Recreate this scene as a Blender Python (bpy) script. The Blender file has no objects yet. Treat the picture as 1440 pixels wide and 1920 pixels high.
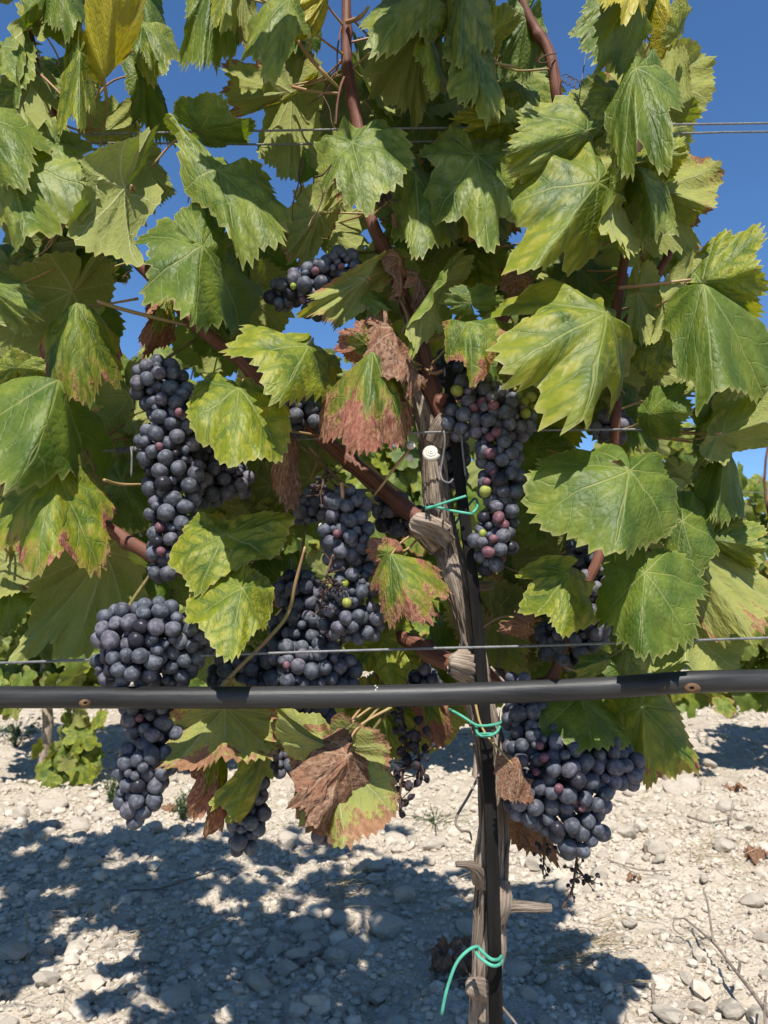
import bpy, bmesh, math, random
import numpy as np
from mathutils import Vector, Matrix, Quaternion

random.seed(7)
RNG = np.random.default_rng(11)
SC = bpy.context.scene
COL = SC.collection
R = math.radians

# ------------------------------------------------------------------ camera
CAM_H, CAM_D, PITCH, FPX = 0.70, 0.83, R(7.1), 1386.0      # photo pixels 1440x1920
cam = bpy.data.cameras.new('camera')
cam.sensor_fit = 'VERTICAL'
cam.sensor_height = 36.0
cam.lens = 36.0 * FPX / 1920.0
cam.clip_start = 0.05
cam.clip_end = 2000
cam.dof.use_dof = True
cam.dof.focus_distance = 0.78
cam.dof.aperture_fstop = 12.0
camo = bpy.data.objects.new('camera', cam)
COL.objects.link(camo)
camo.location = (0, -CAM_D, CAM_H)
camo.rotation_euler = (R(90) + PITCH, 0, 0)
SC.camera = camo

# ------------------------------------------------------------------ sky, sun, exposure
SUN_EL, SUN_AZ = R(57), R(0)        # azimuth: how far left of straight behind the camera
sdir = Vector((-math.sin(SUN_AZ) * math.cos(SUN_EL), -math.cos(SUN_AZ) * math.cos(SUN_EL), math.sin(SUN_EL)))
W = bpy.data.worlds.new('World')
SC.world = W
W.use_nodes = True
wn = W.node_tree
sky = wn.nodes.new('ShaderNodeTexSky')
sky.sky_type = 'NISHITA'
sky.sun_disc = False
sky.sun_elevation = SUN_EL
sky.sun_rotation = math.atan2(sdir.x, sdir.y)
sky.altitude = 0
sky.air_density = 1.0
sky.dust_density = 0.0
sky.ozone_density = 8.0
bg = wn.nodes['Background']
hs = wn.nodes.new('ShaderNodeHueSaturation')          # the clear deep blue of a dry summer sky
hs.inputs['Saturation'].default_value = 1.08
wn.links.new(sky.outputs[0], hs.inputs['Color'])
wn.links.new(hs.outputs[0], bg.inputs[0])
bg.inputs[1].default_value = 0.10
sl = bpy.data.lights.new('sun', 'SUN')
sl.energy = 5.0
sl.angle = R(0.53)
sl.color = (1.0, 0.95, 0.87)
so = bpy.data.objects.new('sun', sl)
COL.objects.link(so)
so.rotation_euler = sdir.to_track_quat('Z', 'Y').to_euler()
VS = SC.view_settings
VS.view_transform = 'Standard'
VS.look = 'None'
VS.gamma = 1.0
VS.exposure = 0.65
VS.use_curve_mapping = False
SC.render.engine = 'CYCLES'
SC.cycles.use_adaptive_sampling = True
SC.cycles.adaptive_threshold = 0.02
SC.cycles.max_bounces = 5
SC.cycles.diffuse_bounces = 3
SC.cycles.glossy_bounces = 2
SC.cycles.transmission_bounces = 3

# ------------------------------------------------------------------ pixel helpers
cp, sp = math.cos(PITCH), math.sin(PITCH)
FWD, UPV, RGT = Vector((0, cp, sp)), Vector((0, -sp, cp)), Vector((1, 0, 0))
CAM = Vector((0, -CAM_D, CAM_H))

def ray(px, py):
    return RGT * ((px - 720) / FPX) + UPV * ((960 - py) / FPX) + FWD

def P(px, py, d=0.0):
    """photo pixel -> point on the upright plane d centimetres in front of the trellis"""
    r = ray(px, py)
    return CAM + r * ((CAM_D - d / 100.0) / r.y)

def G(px, py, z=0.0):
    """photo pixel -> point on the ground"""
    r = ray(px, py)
    return CAM + r * ((z - CAM_H) / r.z)

def mpp(p):
    """metres per photo pixel at a point"""
    return (p - CAM).dot(FWD) / FPX

# ------------------------------------------------------------------ noise
_perm = RNG.random((64, 64, 64)).astype(np.float32)

def vnoise(x, y, z=None):
    x = np.asarray(x, dtype=np.float64); y = np.asarray(y, dtype=np.float64)
    z = np.zeros_like(x) if z is None else np.asarray(z, dtype=np.float64)
    xi, yi, zi = np.floor(x).astype(int), np.floor(y).astype(int), np.floor(z).astype(int)
    fx, fy, fz = x - xi, y - yi, z - zi
    fx = fx * fx * (3 - 2 * fx); fy = fy * fy * (3 - 2 * fy); fz = fz * fz * (3 - 2 * fz)
    def g(a, b, c):
        return _perm[(xi + a) & 63, (yi + b) & 63, (zi + c) & 63]
    v = 0
    for a in (0, 1):
        for b in (0, 1):
            for c in (0, 1):
                v = v + g(a, b, c) * (fx if a else 1 - fx) * (fy if b else 1 - fy) * (fz if c else 1 - fz)
    return v * 2 - 1

def fbm(x, y, z=None, o=4):
    s, a, f = 0, 1.0, 1.0
    for k in range(o):
        s = s + a * vnoise(np.asarray(x) * f + 13.1 * k, np.asarray(y) * f + 7.7 * k, None if z is None else np.asarray(z) * f + 3.3 * k)
        a *= 0.5; f *= 2.03
    return s

# ------------------------------------------------------------------ object helpers
def mesh_np(name, v, f, smooth=True):
    me = bpy.data.meshes.new(name)
    me.from_pydata([tuple(map(float, p)) for p in v] if not isinstance(v, np.ndarray) else v.tolist(), [], f if isinstance(f, list) else f.tolist())
    if smooth:
        me.polygons.foreach_set('use_smooth', [True] * len(me.polygons))
    me.update()
    return me

def mesh_fast(name, v, tris, smooth=True):
    me = bpy.data.meshes.new(name)
    v = np.ascontiguousarray(v, dtype=np.float32); tris = np.ascontiguousarray(tris, dtype=np.int32)
    k = tris.shape[1]
    me.vertices.add(len(v)); me.vertices.foreach_set('co', v.ravel())
    me.loops.add(tris.size); me.loops.foreach_set('vertex_index', tris.ravel())
    me.polygons.add(len(tris)); me.polygons.foreach_set('loop_start', np.arange(0, tris.size, k, dtype=np.int32))
    me.polygons.foreach_set('use_smooth', np.full(len(tris), smooth))
    me.update(calc_edges=True)
    me.validate()
    return me

def obj(name, me, mat=None, parent=None, loc=None):
    o = bpy.data.objects.new(name, me)
    COL.objects.link(o)
    if mat is not None and me is not None and len(me.materials) == 0:
        me.materials.append(mat)
    if loc is not None:
        o.location = loc
    if parent is not None:
        o.parent = parent
        o.matrix_parent_inverse = Matrix.Identity(4)
        if loc is None:
            pass
    return o

def tag(o, label=None, cat=None, group=None, kind=None):
    if label: o['label'] = label
    if cat: o['category'] = cat
    if group: o['group'] = group
    if kind: o['kind'] = kind
    return o

def empty(name, loc=(0, 0, 0)):
    o = bpy.data.objects.new(name, None)
    COL.objects.link(o)
    o.location = loc
    o.empty_display_size = 0.05
    return o

def smooth_path(pts, rad, n):
    pts = np.array([tuple(p) for p in pts], dtype=float); rad = np.array(rad, dtype=float)
    m = len(pts)
    if m == 2:
        t = np.linspace(0, 1, n)[:, None]
        return pts[0] * (1 - t) + pts[1] * t, rad[0] * (1 - t[:, 0]) + rad[1] * t[:, 0]
    ext = np.vstack([2 * pts[0] - pts[1], pts, 2 * pts[-1] - pts[-2]])
    out, ro = [], []
    for u in np.linspace(0, m - 1 - 1e-9, n):
        i = int(u); t = u - i
        p0, p1, p2, p3 = ext[i], ext[i + 1], ext[i + 2], ext[i + 3]
        out.append(0.5 * ((2 * p1) + (-p0 + p2) * t + (2 * p0 - 5 * p1 + 4 * p2 - p3) * t * t + (-p0 + 3 * p1 - 3 * p2 + p3) * t ** 3))
        ro.append(rad[i] * (1 - t) + rad[i + 1] * t)
    return np.array(out), np.array(ro)

def tube_arrays(pts, rad, n=24, sides=8, disp=None, square=False):
    c, r = smooth_path(pts, rad, n)
    tan = np.gradient(c, axis=0)
    tan /= np.linalg.norm(tan, axis=1)[:, None] + 1e-12
    ref = np.array([0, 1.0, 0.05]) if abs(tan[0][1]) < 0.9 else np.array([1.0, 0, 0])
    a = np.cross(tan[0], ref); a /= np.linalg.norm(a)
    fr = []
    for i in range(n):
        a = a - tan[i] * a.dot(tan[i]); a /= np.linalg.norm(a)
        fr.append((a.copy(), np.cross(tan[i], a)))
    th = np.arange(sides) * 2 * math.pi / sides + (math.pi / 4 if square else 0)
    s = np.concatenate([[0], np.cumsum(np.linalg.norm(np.diff(c, axis=0), axis=1))])
    V = np.zeros((n, sides, 3)); UV = np.zeros((n, sides, 2))
    for i in range(n):
        rr = r[i] * np.ones(sides)
        if disp is not None:
            rr = rr * (1 + disp(th, s[i]))
        V[i] = c[i] + rr[:, None] * (np.cos(th)[:, None] * fr[i][0] + np.sin(th)[:, None] * fr[i][1])
        UV[i, :, 0] = th / (2 * math.pi); UV[i, :, 1] = s[i]
    F = []
    for i in range(n - 1):
        for j in range(sides):
            k = (j + 1) % sides
            F.append((i * sides + j, i * sides + k, (i + 1) * sides + k, (i + 1) * sides + j))
    v = V.reshape(-1, 3)
    v = np.vstack([v, c[0], c[-1]])
    uv = np.vstack([UV.reshape(-1, 2), [0, 0], [0, s[-1]]])
    b = n * sides
    for j in range(sides):
        k = (j + 1) % sides
        F.append((b, k, j)); F.append((b + 1, (n - 1) * sides + j, (n - 1) * sides + k))
    return v, F, uv

class MB:
    def __init__(s): s.v, s.f, s.uv, s.n = [], [], [], 0
    def add(s, v, f, uv=None):
        s.v.append(np.asarray(v)); s.f += [tuple(i + s.n for i in q) for q in f]
        s.uv.append(np.zeros((len(v), 2)) if uv is None else uv); s.n += len(v)
        return s
    def tube(s, pts, rad, n=24, sides=8, disp=None, square=False):
        if not hasattr(rad, '__len__'): rad = [rad] * len(pts)
        return s.add(*tube_arrays(pts, rad, n, sides, disp, square))
    def box(s, c, h, M=None):
        v = np.array([[x * h[0], y * h[1], z * h[2]] for x in (-1, 1) for y in (-1, 1) for z in (-1, 1)])
        if M is not None: v = v @ np.array(M).T
        f = [(0, 1, 3, 2), (4, 6, 7, 5), (0, 4, 5, 1), (2, 3, 7, 6), (0, 2, 6, 4), (1, 5, 7, 3)]
        return s.add(v + np.array(c), f)
    def build(s, name, mat, parent=None, smooth=True, loc=None):
        v = np.vstack(s.v)
        if loc is not None: v = v - np.array(loc)
        me = mesh_np(name, v, s.f, smooth)
        uvl = me.uv_layers.new(name='uv')
        idx = np.zeros(len(me.loops), dtype=np.int32); me.loops.foreach_get('vertex_index', idx)
        uvl.data.foreach_set('uv', np.vstack(s.uv)[idx].astype(np.float32).ravel())
        return obj(name, me, mat, parent, loc)

# ------------------------------------------------------------------ node helper
class NT:
    def __init__(s, name):
        s.mat = bpy.data.materials.new(name); s.mat.use_nodes = True
        s.t = s.mat.node_tree; s.t.nodes.clear()
        s.out = s.t.nodes.new('ShaderNodeOutputMaterial')
    def node(s, typ, ins=None, **kw):
        n = s.t.nodes.new(typ)
        for k, v in kw.items(): setattr(n, k, v)
        for k, v in (ins or {}).items(): s.set(n.inputs[k], v)
        return n
    def set(s, i, v):
        if isinstance(v, bpy.types.NodeSocket): s.t.links.new(v, i)
        elif isinstance(v, (tuple, list)) and len(v) == 3 and i.type == 'RGBA': i.default_value = (*v, 1)
        else: i.default_value = v
    def m(s, op, a, b=0.0, c=0.0, clamp=False):
        n = s.t.nodes.new('ShaderNodeMath'); n.operation = op; n.use_clamp = clamp
        for i, v in enumerate((a, b, c)): s.set(n.inputs[i], v)
        return n.outputs[0]
    def ss(s, x, a, b, lo=0.0, hi=1.0):
        n = s.t.nodes.new('ShaderNodeMapRange'); n.interpolation_type = 'SMOOTHSTEP'
        for i, v in enumerate((x, a, b, lo, hi)): s.set(n.inputs[i], v)
        return n.outputs[0]
    def mix(s, f, a, b, mode='MIX'):
        n = s.t.nodes.new('ShaderNodeMix'); n.data_type = 'RGBA'; n.blend_type = mode
        s.set(n.inputs[0], f); s.set(n.inputs[6], a); s.set(n.inputs[7], b)
        return n.outputs[2]
    def noise(s, vec, scale, detail=3.0, rough=0.55, out=0, dist=0.0):
        n = s.node('ShaderNodeTexNoise', {'Scale': scale, 'Detail': detail, 'Roughness': rough, 'Distortion': dist})
        if vec is not None: s.set(n.inputs['Vector'], vec)
        return n.outputs[out]
    def vor(s, vec, scale, feature='F1', rnd=1.0):
        n = s.node('ShaderNodeTexVoronoi', feature=feature)
        s.set(n.inputs['Scale'], scale); s.set(n.inputs['Randomness'], rnd)
        if vec is not None: s.set(n.inputs['Vector'], vec)
        return n
    def mapping(s, vec, scale=(1, 1, 1), loc=(0, 0, 0)):
        n = s.node('ShaderNodeMapping'); s.set(n.inputs[0], vec); n.inputs['Location'].default_value = loc; n.inputs['Scale'].default_value = scale
        return n.outputs[0]
    def bump(s, h, strength=0.5, dist=0.001):
        return s.node('ShaderNodeBump', {'Height': h, 'Strength': strength, 'Distance': dist}).outputs[0]
    def pbsdf(s, color, rough=0.6, spec=0.4, normal=None, **kw):
        n = s.node('ShaderNodeBsdfPrincipled', {'Base Color': color, 'Roughness': rough, 'Specular IOR Level': spec})
        if normal is not None: s.set(n.inputs['Normal'], normal)
        for k, v in kw.items(): s.set(n.inputs[k.replace('_', ' ')], v)
        return n.outputs[0]
    def done(s, sh):
        s.t.links.new(sh, s.out.inputs[0]); return s.mat

# ------------------------------------------------------------------ materials
def leaf_material():
    t = NT('vine_leaf')
    def n2(vec, scale, detail, rough=.55):
        n = t.node('ShaderNodeTexNoise', {'Scale': scale, 'Detail': detail, 'Roughness': rough}, noise_dimensions='2D'); t.set(n.inputs['Vector'], vec); return n.outputs[0]
    uv = t.node('ShaderNodeUVMap').outputs[0]
    sx = t.node('ShaderNodeSeparateXYZ', {0: uv})
    x, y = sx.outputs[0], sx.outputs[1]
    tone = t.node('ShaderNodeVertexColor', layer_name='tone')
    sc = t.node('ShaderNodeSeparateColor', {0: tone.outputs[0]})
    yel, burn, edge, dry = sc.outputs[0], sc.outputs[1], sc.outputs[2], tone.outputs[1]
    sc2 = t.node('ShaderNodeSeparateColor', {0: t.node('ShaderNodeVertexColor', layer_name='shade').outputs[0]})
    seed, pale = sc2.outputs[0], sc2.outputs[1]
    so_ = t.m('MULTIPLY', seed, 53.0)
    p = t.node('ShaderNodeCombineXYZ', {0: t.m('ADD', x, so_), 1: t.m('ADD', y, t.m('MULTIPLY', so_, 1.7)), 2: 0.0}).outputs[0]
    big = n2(p, 2.2, 2.0)
    mid = n2(p, 7.0, 3.0, .6)
    n9 = n2(p, 15.0, 4.0, .65)
    # veins: palmate main veins, curved side veins, fine net
    r = t.m('SQRT', t.m('ADD', t.m('MULTIPLY', x, x), t.m('MULTIPLY', y, y)))
    a = t.m('ADD', t.m('ABSOLUTE', t.m('ARCTAN2', x, y)), t.m('MULTIPLY', t.m('SUBTRACT', big, 0.5), 0.16))
    ak = t.m('ADD', t.m('MULTIPLY', t.m('GREATER_THAN', a, 0.45), 0.90), t.m('MULTIPLY', t.m('GREATER_THAN', a, 1.40), 0.98))
    ak = t.m('ADD', ak, t.m('MULTIPLY', t.m('GREATER_THAN', a, 2.25), 0.70))
    de = t.m('SUBTRACT', a, ak)
    d = t.m('ABSOLUTE', t.m('MULTIPLY', r, t.m('SINE', de)))
    tt = t.m('MULTIPLY', r, t.m('COSINE', de))
    w = t.m('SUBTRACT', 0.024, t.m('MULTIPLY', r, 0.015))
    mainv = t.m('SUBTRACT', 1.0, t.ss(d, t.m('MULTIPLY', w, 0.3), w))
    s2 = t.m('MULTIPLY', t.m('SUBTRACT', tt, t.m('MULTIPLY', t.m('POWER', d, 0.8), 0.62)), 4.6)
    f2 = t.m('ABSOLUTE', t.m('SUBTRACT', t.m('FRACT', t.m('ADD', t.m('ADD', s2, t.m('MULTIPLY', t.m('SIGN', de), 0.2)), t.m('MULTIPLY', mid, 0.35))), 0.5))
    secv = t.m('MULTIPLY', t.m('SUBTRACT', 1.0, t.ss(f2, 0.012, 0.055)), t.ss(r, 0.06, 0.2))
    tv = t.node('ShaderNodeTexVoronoi', {'Scale': 11.0}, feature='DISTANCE_TO_EDGE', voronoi_dimensions='2D'); t.set(tv.inputs['Vector'], p)
    cell = t.ss(tv.outputs[0], 0.0, 0.30)                       # 0 on the net of small veins, 1 on the raised quilt between
    terv = t.m('SUBTRACT', 1.0, t.ss(tv.outputs[0], 0.0, 0.09))
    vein = t.m('MAXIMUM', mainv, t.m('MULTIPLY', secv, 0.6), clamp=True)
    vein = t.m('MAXIMUM', vein, t.m('MULTIPLY', terv, 0.10), clamp=True)
    # tones
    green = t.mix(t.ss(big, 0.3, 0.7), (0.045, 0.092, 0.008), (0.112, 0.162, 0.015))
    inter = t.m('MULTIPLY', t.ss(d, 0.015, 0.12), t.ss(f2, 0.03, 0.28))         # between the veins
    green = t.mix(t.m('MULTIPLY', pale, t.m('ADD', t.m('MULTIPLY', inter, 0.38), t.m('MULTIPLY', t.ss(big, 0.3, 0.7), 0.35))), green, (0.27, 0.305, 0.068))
    yg = t.mix(t.m('MULTIPLY', t.ss(mid, 0.3, 0.75), inter), (0.165, 0.200, 0.012), (0.32, 0.305, 0.035))
    ymask = t.ss(t.m('ADD', t.m('ADD', yel, t.m('MULTIPLY', t.m('SUBTRACT', big, 0.5), 0.8)), t.m('MULTIPLY', t.m('SUBTRACT', inter, 0.5), 0.26)), 0.22, 0.85)
    ymask = t.m('ADD', ymask, t.m('MULTIPLY', t.m('MULTIPLY', t.ss(edge, 0.65, 1.0), 0.6), t.ss(yel, 0.05, 0.4)), clamp=True)
    full = t.ss(yel, 0.85, 1.0)
    col = t.mix(ymask, green, yg)
    col = t.mix(full, col, t.mix(mid, (0.40, 0.30, 0.012), (0.56, 0.43, 0.02)))
    col = t.mix(t.m('MULTIPLY', n9, 0.2), col, t.mix(0.5, col, (0.05, 0.07, 0.01)))
    col = t.mix(t.m('MULTIPLY', vein, 0.5), col, (0.30, 0.31, 0.09))
    col = t.mix(t.m('MULTIPLY', t.ss(edge, 0.955, 1.0), 0.55), col, (0.36, 0.33, 0.12))
    dust = t.m('MULTIPLY', t.m('MULTIPLY', t.ss(t.m('ADD', t.m('MULTIPLY', mid, 0.55), t.m('MULTIPLY', n9, 0.45)), 0.53, 0.66), pale), 0.25)
    col = t.mix(dust, col, (0.42, 0.42, 0.30))
    # sun scorch
    bm_ = t.m('ADD', t.m('ADD', t.m('MULTIPLY', edge, 0.9), t.m('MULTIPLY', t.m('SUBTRACT', mid, 0.5), 0.75)), t.m('MULTIPLY', t.m('SUBTRACT', big, 0.5), 0.8))
    thr = t.m('SUBTRACT', 1.42, t.m('MULTIPLY', burn, 1.1))
    bmask = t.ss(bm_, thr, t.m('ADD', thr, 0.09))
    rim = t.ss(bm_, t.m('SUBTRACT', thr, 0.16), thr)
    bcol = t.mix(t.ss(n9, 0.3, 0.7), (0.12, 0.044, 0.026), (0.36, 0.20, 0.12))
    bcol = t.mix(t.m('MULTIPLY', t.ss(big, 0.45, 0.65), 0.55), bcol, (0.30, 0.105, 0.075))
    col = t.mix(t.m('MULTIPLY', rim, 0.6), col, (0.30, 0.21, 0.05))
    col = t.mix(bmask, col, bcol)
    dcol = t.mix(t.ss(n9, 0.25, 0.75), (0.075, 0.036, 0.022), (0.33, 0.20, 0.13))
    dcol = t.mix(t.m('MULTIPLY', t.ss(big, 0.4, 0.65), 0.5), dcol, (0.24, 0.10, 0.055))
    dcol = t.mix(t.m('MULTIPLY', vein, 0.7), dcol, (0.38, 0.26, 0.17))
    col = t.mix(dry, col, dcol)
    dead = t.m('MAXIMUM', bmask, dry)
    # the underside is paler and matt
    back = t.node('ShaderNodeNewGeometry').outputs['Backfacing']
    under = t.mix(0.62, col, (0.33, 0.335, 0.12))
    under = t.mix(t.m('MULTIPLY', vein, 0.6), under, (0.42, 0.41, 0.21))
    under = t.mix(t.m('MULTIPLY', dead, 0.75), under, col)
    colf = t.mix(back, col, under)
    # relief
    h = t.m('ADD', t.m('MULTIPLY', cell, 0.20), t.m('MULTIPLY', t.m('MAXIMUM', mainv, t.m('MULTIPLY', secv, 0.7)), -0.6))
    h = t.m('ADD', h, t.m('MULTIPLY', mid, 0.8))
    h = t.m('ADD', h, t.m('MULTIPLY', t.m('MULTIPLY', n9, dead), 1.3))
    nrm = t.bump(h, 0.5, 0.0028)
    md = t.m('MAXIMUM', back, dead)
    rough = t.m('ADD', 0.45, t.m('MULTIPLY', md, 0.38))
    rough = t.m('ADD', rough, t.m('MULTIPLY', mid, 0.14))
    front = t.pbsdf(colf, rough, t.m('SUBTRACT', 0.33, t.m('MULTIPLY', md, 0.22)), nrm)
    trc = t.mix(t.m('MULTIPLY', dead, 0.9), t.mix(ymask, (0.17, 0.27, 0.004), (0.46, 0.44, 0.008)), t.mix(0.4, col, (0.28, 0.09, 0.03)))
    trc = t.mix(full, trc, (0.75, 0.56, 0.01))
    trc = t.mix(t.m('MULTIPLY', vein, 0.5), trc, (0.07, 0.10, 0.01))
    trn = t.node('ShaderNodeBsdfTranslucent', {'Color': trc, 'Normal': nrm}).outputs[0]
    fac = t.m('SUBTRACT', 0.27, t.m('MULTIPLY', dead, 0.12))
    mx = t.node('ShaderNodeMixShader'); t.set(mx.inputs[0], fac); t.set(mx.inputs[1], front); t.set(mx.inputs[2], trn)
    return t.done(mx.outputs[0])

def grape_material(name, deep, bloomc, bloom=0.75, rough=0.42):
    t = NT(name)
    oc = t.node('ShaderNodeTexCoord').outputs['Object']
    oi = t.node('ShaderNodeObjectInfo').outputs['Random']
    isl = t.node('ShaderNodeNewGeometry').outputs['Random Per Island']
    rnd = t.m('FRACT', t.m('ADD', t.m('MULTIPLY', oi, 7.31), t.m('MULTIPLY', isl, 3.77)))
    off = t.node('ShaderNodeVectorMath', {0: oc, 1: t.node('ShaderNodeCombineXYZ', {0: t.m('MULTIPLY', rnd, 3.0), 1: rnd, 2: t.m('MULTIPLY', rnd, 1.7)}).outputs[0]}, operation='ADD').outputs[0]
    n1 = t.noise(off, 120.0, 4, 0.65)
    n2 = t.noise(off, 320.0, 3, 0.6)
    n3 = t.noise(off, 900.0, 2, 0.6)
    wipe = t.ss(t.m('ADD', n1, t.m('MULTIPLY', n2, 0.25)), 0.46, 0.72)
    b = t.m('MULTIPLY', t.m('SUBTRACT', 1.0, t.m('MULTIPLY', wipe, 0.60)), t.m('ADD', bloom * 0.72, t.m('MULTIPLY', rnd, bloom * 0.5)), clamp=True)
    b = t.m('MULTIPLY', b, t.ss(n3, 0.25, 0.5, 0.8, 1.0))
    shiny = t.m('GREATER_THAN', rnd, 0.955)
    b = t.m('MULTIPLY', b, t.m('SUBTRACT', 1.0, t.m('MULTIPLY', shiny, 0.85)))
    rosy = t.mix(t.ss(rnd, 0.55, 0.9), bloomc, (bloomc[0] * 1.12, bloomc[1] * 0.97, bloomc[2] * 0.98))
    col = t.mix(b, deep, rosy)
    scar = t.ss(t.noise(off, 210.0, 2, 0.5), 0.70, 0.76)
    col = t.mix(t.m('MULTIPLY', scar, 0.5), col, (0.03, 0.02, 0.02))
    nrm = t.bump(n2, 0.12, 0.0008)
    ro = t.m('ADD', rough - 0.10, t.m('MULTIPLY', b, 0.40))
    return t.done(t.pbsdf(col, ro, 0.22, nrm))

def simple(name, c1, c2, scale=60.0, rough=0.6, spec=0.3, bump=0.3, bdist=0.001, detail=5, stretch=None):
    t = NT(name)
    oc = t.node('ShaderNodeTexCoord').outputs['Object']
    if stretch: oc = t.mapping(oc, stretch)
    n = t.noise(oc, scale, detail, 0.62)
    n2 = t.noise(oc, scale * 0.23, 3, 0.6)
    col = t.mix(t.ss(t.m('ADD', t.m('MULTIPLY', n, 0.6), t.m('MULTIPLY', n2, 0.4)), 0.36, 0.64), c1, c2)
    return t.done(t.pbsdf(col, rough, spec, t.bump(n, bump, bdist)))

def bark_material(name, dark, mid_, light, fu=22.0, fv=9.0, bump=0.9, bd=0.002, rough=0.85):
    t = NT(name)
    uv = t.node('ShaderNodeUVMap').outputs[0]
    u = t.node('ShaderNodeSeparateXYZ', {0: uv})
    ang = t.m('MULTIPLY', u.outputs[0], 2 * math.pi)
    v = t.node('ShaderNodeCombineXYZ', {0: t.m('MULTIPLY', t.m('COSINE', ang), fu / 6.28), 1: t.m('MULTIPLY', t.m('SINE', ang), fu / 6.28), 2: t.m('MULTIPLY', u.outputs[1], fv)}).outputs[0]
    n1 = t.noise(v, 1.0, 5, 0.7, dist=0.3)
    n2 = t.noise(v, 3.2, 4, 0.65)
    oc = t.node('ShaderNodeTexCoord').outputs['Object']
    n3 = t.noise(oc, 28.0, 3, 0.6)
    col = t.mix(t.ss(n1, 0.35, 0.55), dark, mid_)
    col = t.mix(t.m('MULTIPLY', t.ss(n2, 0.42, 0.66), t.ss(n3, 0.3, 0.6)), col, light)
    col = t.mix(t.m('MULTIPLY', t.ss(t.noise(v, 1.7, 3, 0.5), 0.60, 0.68), 0.8), col, (dark[0] * .35, dark[1] * .3, dark[2] * .3))
    h = t.m('ADD', n1, t.m('MULTIPLY', n2, 0.5))
    return t.done(t.pbsdf(col, rough, 0.25, t.bump(h, bump, bd)))

M = {}
M['leaf'] = leaf_material()
M['grape'] = grape_material('grape_skin', (0.008, 0.008, 0.014), (0.142, 0.155, 0.188), 0.92)
M['grape_pink'] = grape_material('grape_skin_pink', (0.075, 0.018, 0.026), (0.21, 0.12, 0.145), 0.85)
M['grape_green'] = grape_material('grape_skin_green', (0.20, 0.23, 0.025), (0.32, 0.35, 0.12), 0.55)
M['raisin'] = simple('dried_berry', (0.012, 0.009, 0.012), (0.055, 0.045, 0.055), 420, 0.6, 0.3, 0.8, 0.002)
M['bark'] = bark_material('old_bark', (0.11, 0.080, 0.058), (0.33, 0.255, 0.195), (0.52, 0.44, 0.36), 26, 14, 1.0, 0.004)
M['cane'] = bark_material('cane_bark', (0.060, 0.022, 0.015), (0.145, 0.055, 0.036), (0.26, 0.125, 0.085), 34, 5, 0.5, 0.0008, 0.6)
M['petiole'] = simple('petiole', (0.30, 0.24, 0.085), (0.34, 0.18, 0.11), 30, 0.5, 0.35, 0.15)
M['tendril'] = simple('dry_tendril', (0.05, 0.028, 0.02), (0.13, 0.075, 0.05), 90, 0.7, 0.2)
M['stem'] = simple('grape_stem', (0.10, 0.085, 0.03), (0.19, 0.15, 0.06), 90, 0.6, 0.2)
M['wire'] = simple('galvanised_wire', (0.10, 0.10, 0.105), (0.19, 0.19, 0.19), 300, 0.5, 0.4, 0.2)
M['pipe'] = simple('black_polythene', (0.005, 0.0055, 0.006), (0.034, 0.034, 0.034), 75, 0.44, 0.26, 0.6, 0.0016, 7, (0.10, 1, 1))
M['emitter'] = simple('rusty_brown_emitter', (0.05, 0.03, 0.016), (0.15, 0.085, 0.042), 160, 0.7, 0.2)
M['hole'] = simple('dark_hole', (0.004, 0.004, 0.004), (0.008, 0.008, 0.008), 60, 0.8, 0.1)
M['stake'] = simple('black_painted_stake', (0.004, 0.0038, 0.0036), (0.016, 0.0145, 0.013), 70, 0.7, 0.12, 0.9, 0.001, 6, (1, 1, 0.15))
M['tie'] = simple('green_tie', (0.05, 0.25, 0.17), (0.09, 0.38, 0.27), 120, 0.6, 0.25, 0.3)
M['shell'] = simple('snail_shell', (0.42, 0.38, 0.32), (0.62, 0.58, 0.51), 140, 0.55, 0.3, 0.3)
M['twig'] = simple('dry_twig', (0.11, 0.085, 0.07), (0.27, 0.22, 0.18), 90, 0.8, 0.2, 0.5)
M['straw'] = simple('dry_straw', (0.25, 0.19, 0.11), (0.42, 0.33, 0.20), 40, 0.8, 0.2)
M['weed'] = simple('weed_green', (0.05, 0.075, 0.03), (0.11, 0.14, 0.06), 60, 0.7, 0.2)
M['stone'] = simple('pale_limestone', (0.40, 0.345, 0.275), (0.50, 0.445, 0.37), 38, 0.95, 0.12, 0.75, 0.004)
M['post'] = simple('galvanised_post', (0.30, 0.31, 0.32), (0.42, 0.43, 0.44), 30, 0.5, 0.5)

def soil_material():
    t = NT('chalky_soil')
    oc = t.node('ShaderNodeTexCoord').outputs['Object']
    n1 = t.noise(oc, 2.3, 4, 0.6); n2 = t.noise(oc, 26, 6, 0.68); n3 = t.noise(oc, 120, 4, 0.7)
    col = t.mix(t.ss(n1, 0.35, 0.65), (0.385, 0.330, 0.258), (0.47, 0.41, 0.33))
    col = t.mix(t.m('MULTIPLY', t.ss(n2, 0.45, 0.7), 0.6), col, (0.50, 0.44, 0.355))
    col = t.mix(t.m('MULTIPLY', t.ss(n3, 0.55, 0.75), 0.35), col, (0.25, 0.20, 0.15))
    v = t.vor(oc, 70, 'F1').outputs[0]
    v2 = t.vor(oc, 190, 'F1').outputs[0]
    h = t.m('ADD', t.m('MULTIPLY', v, -1.0), t.m('ADD', t.m('MULTIPLY', n3, 0.6), t.m('MULTIPLY', v2, -0.4)))
    return t.done(t.pbsdf(col, 0.97, 0.1, t.bump(h, 1.0, 0.007)))
M['soil'] = soil_material()

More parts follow.
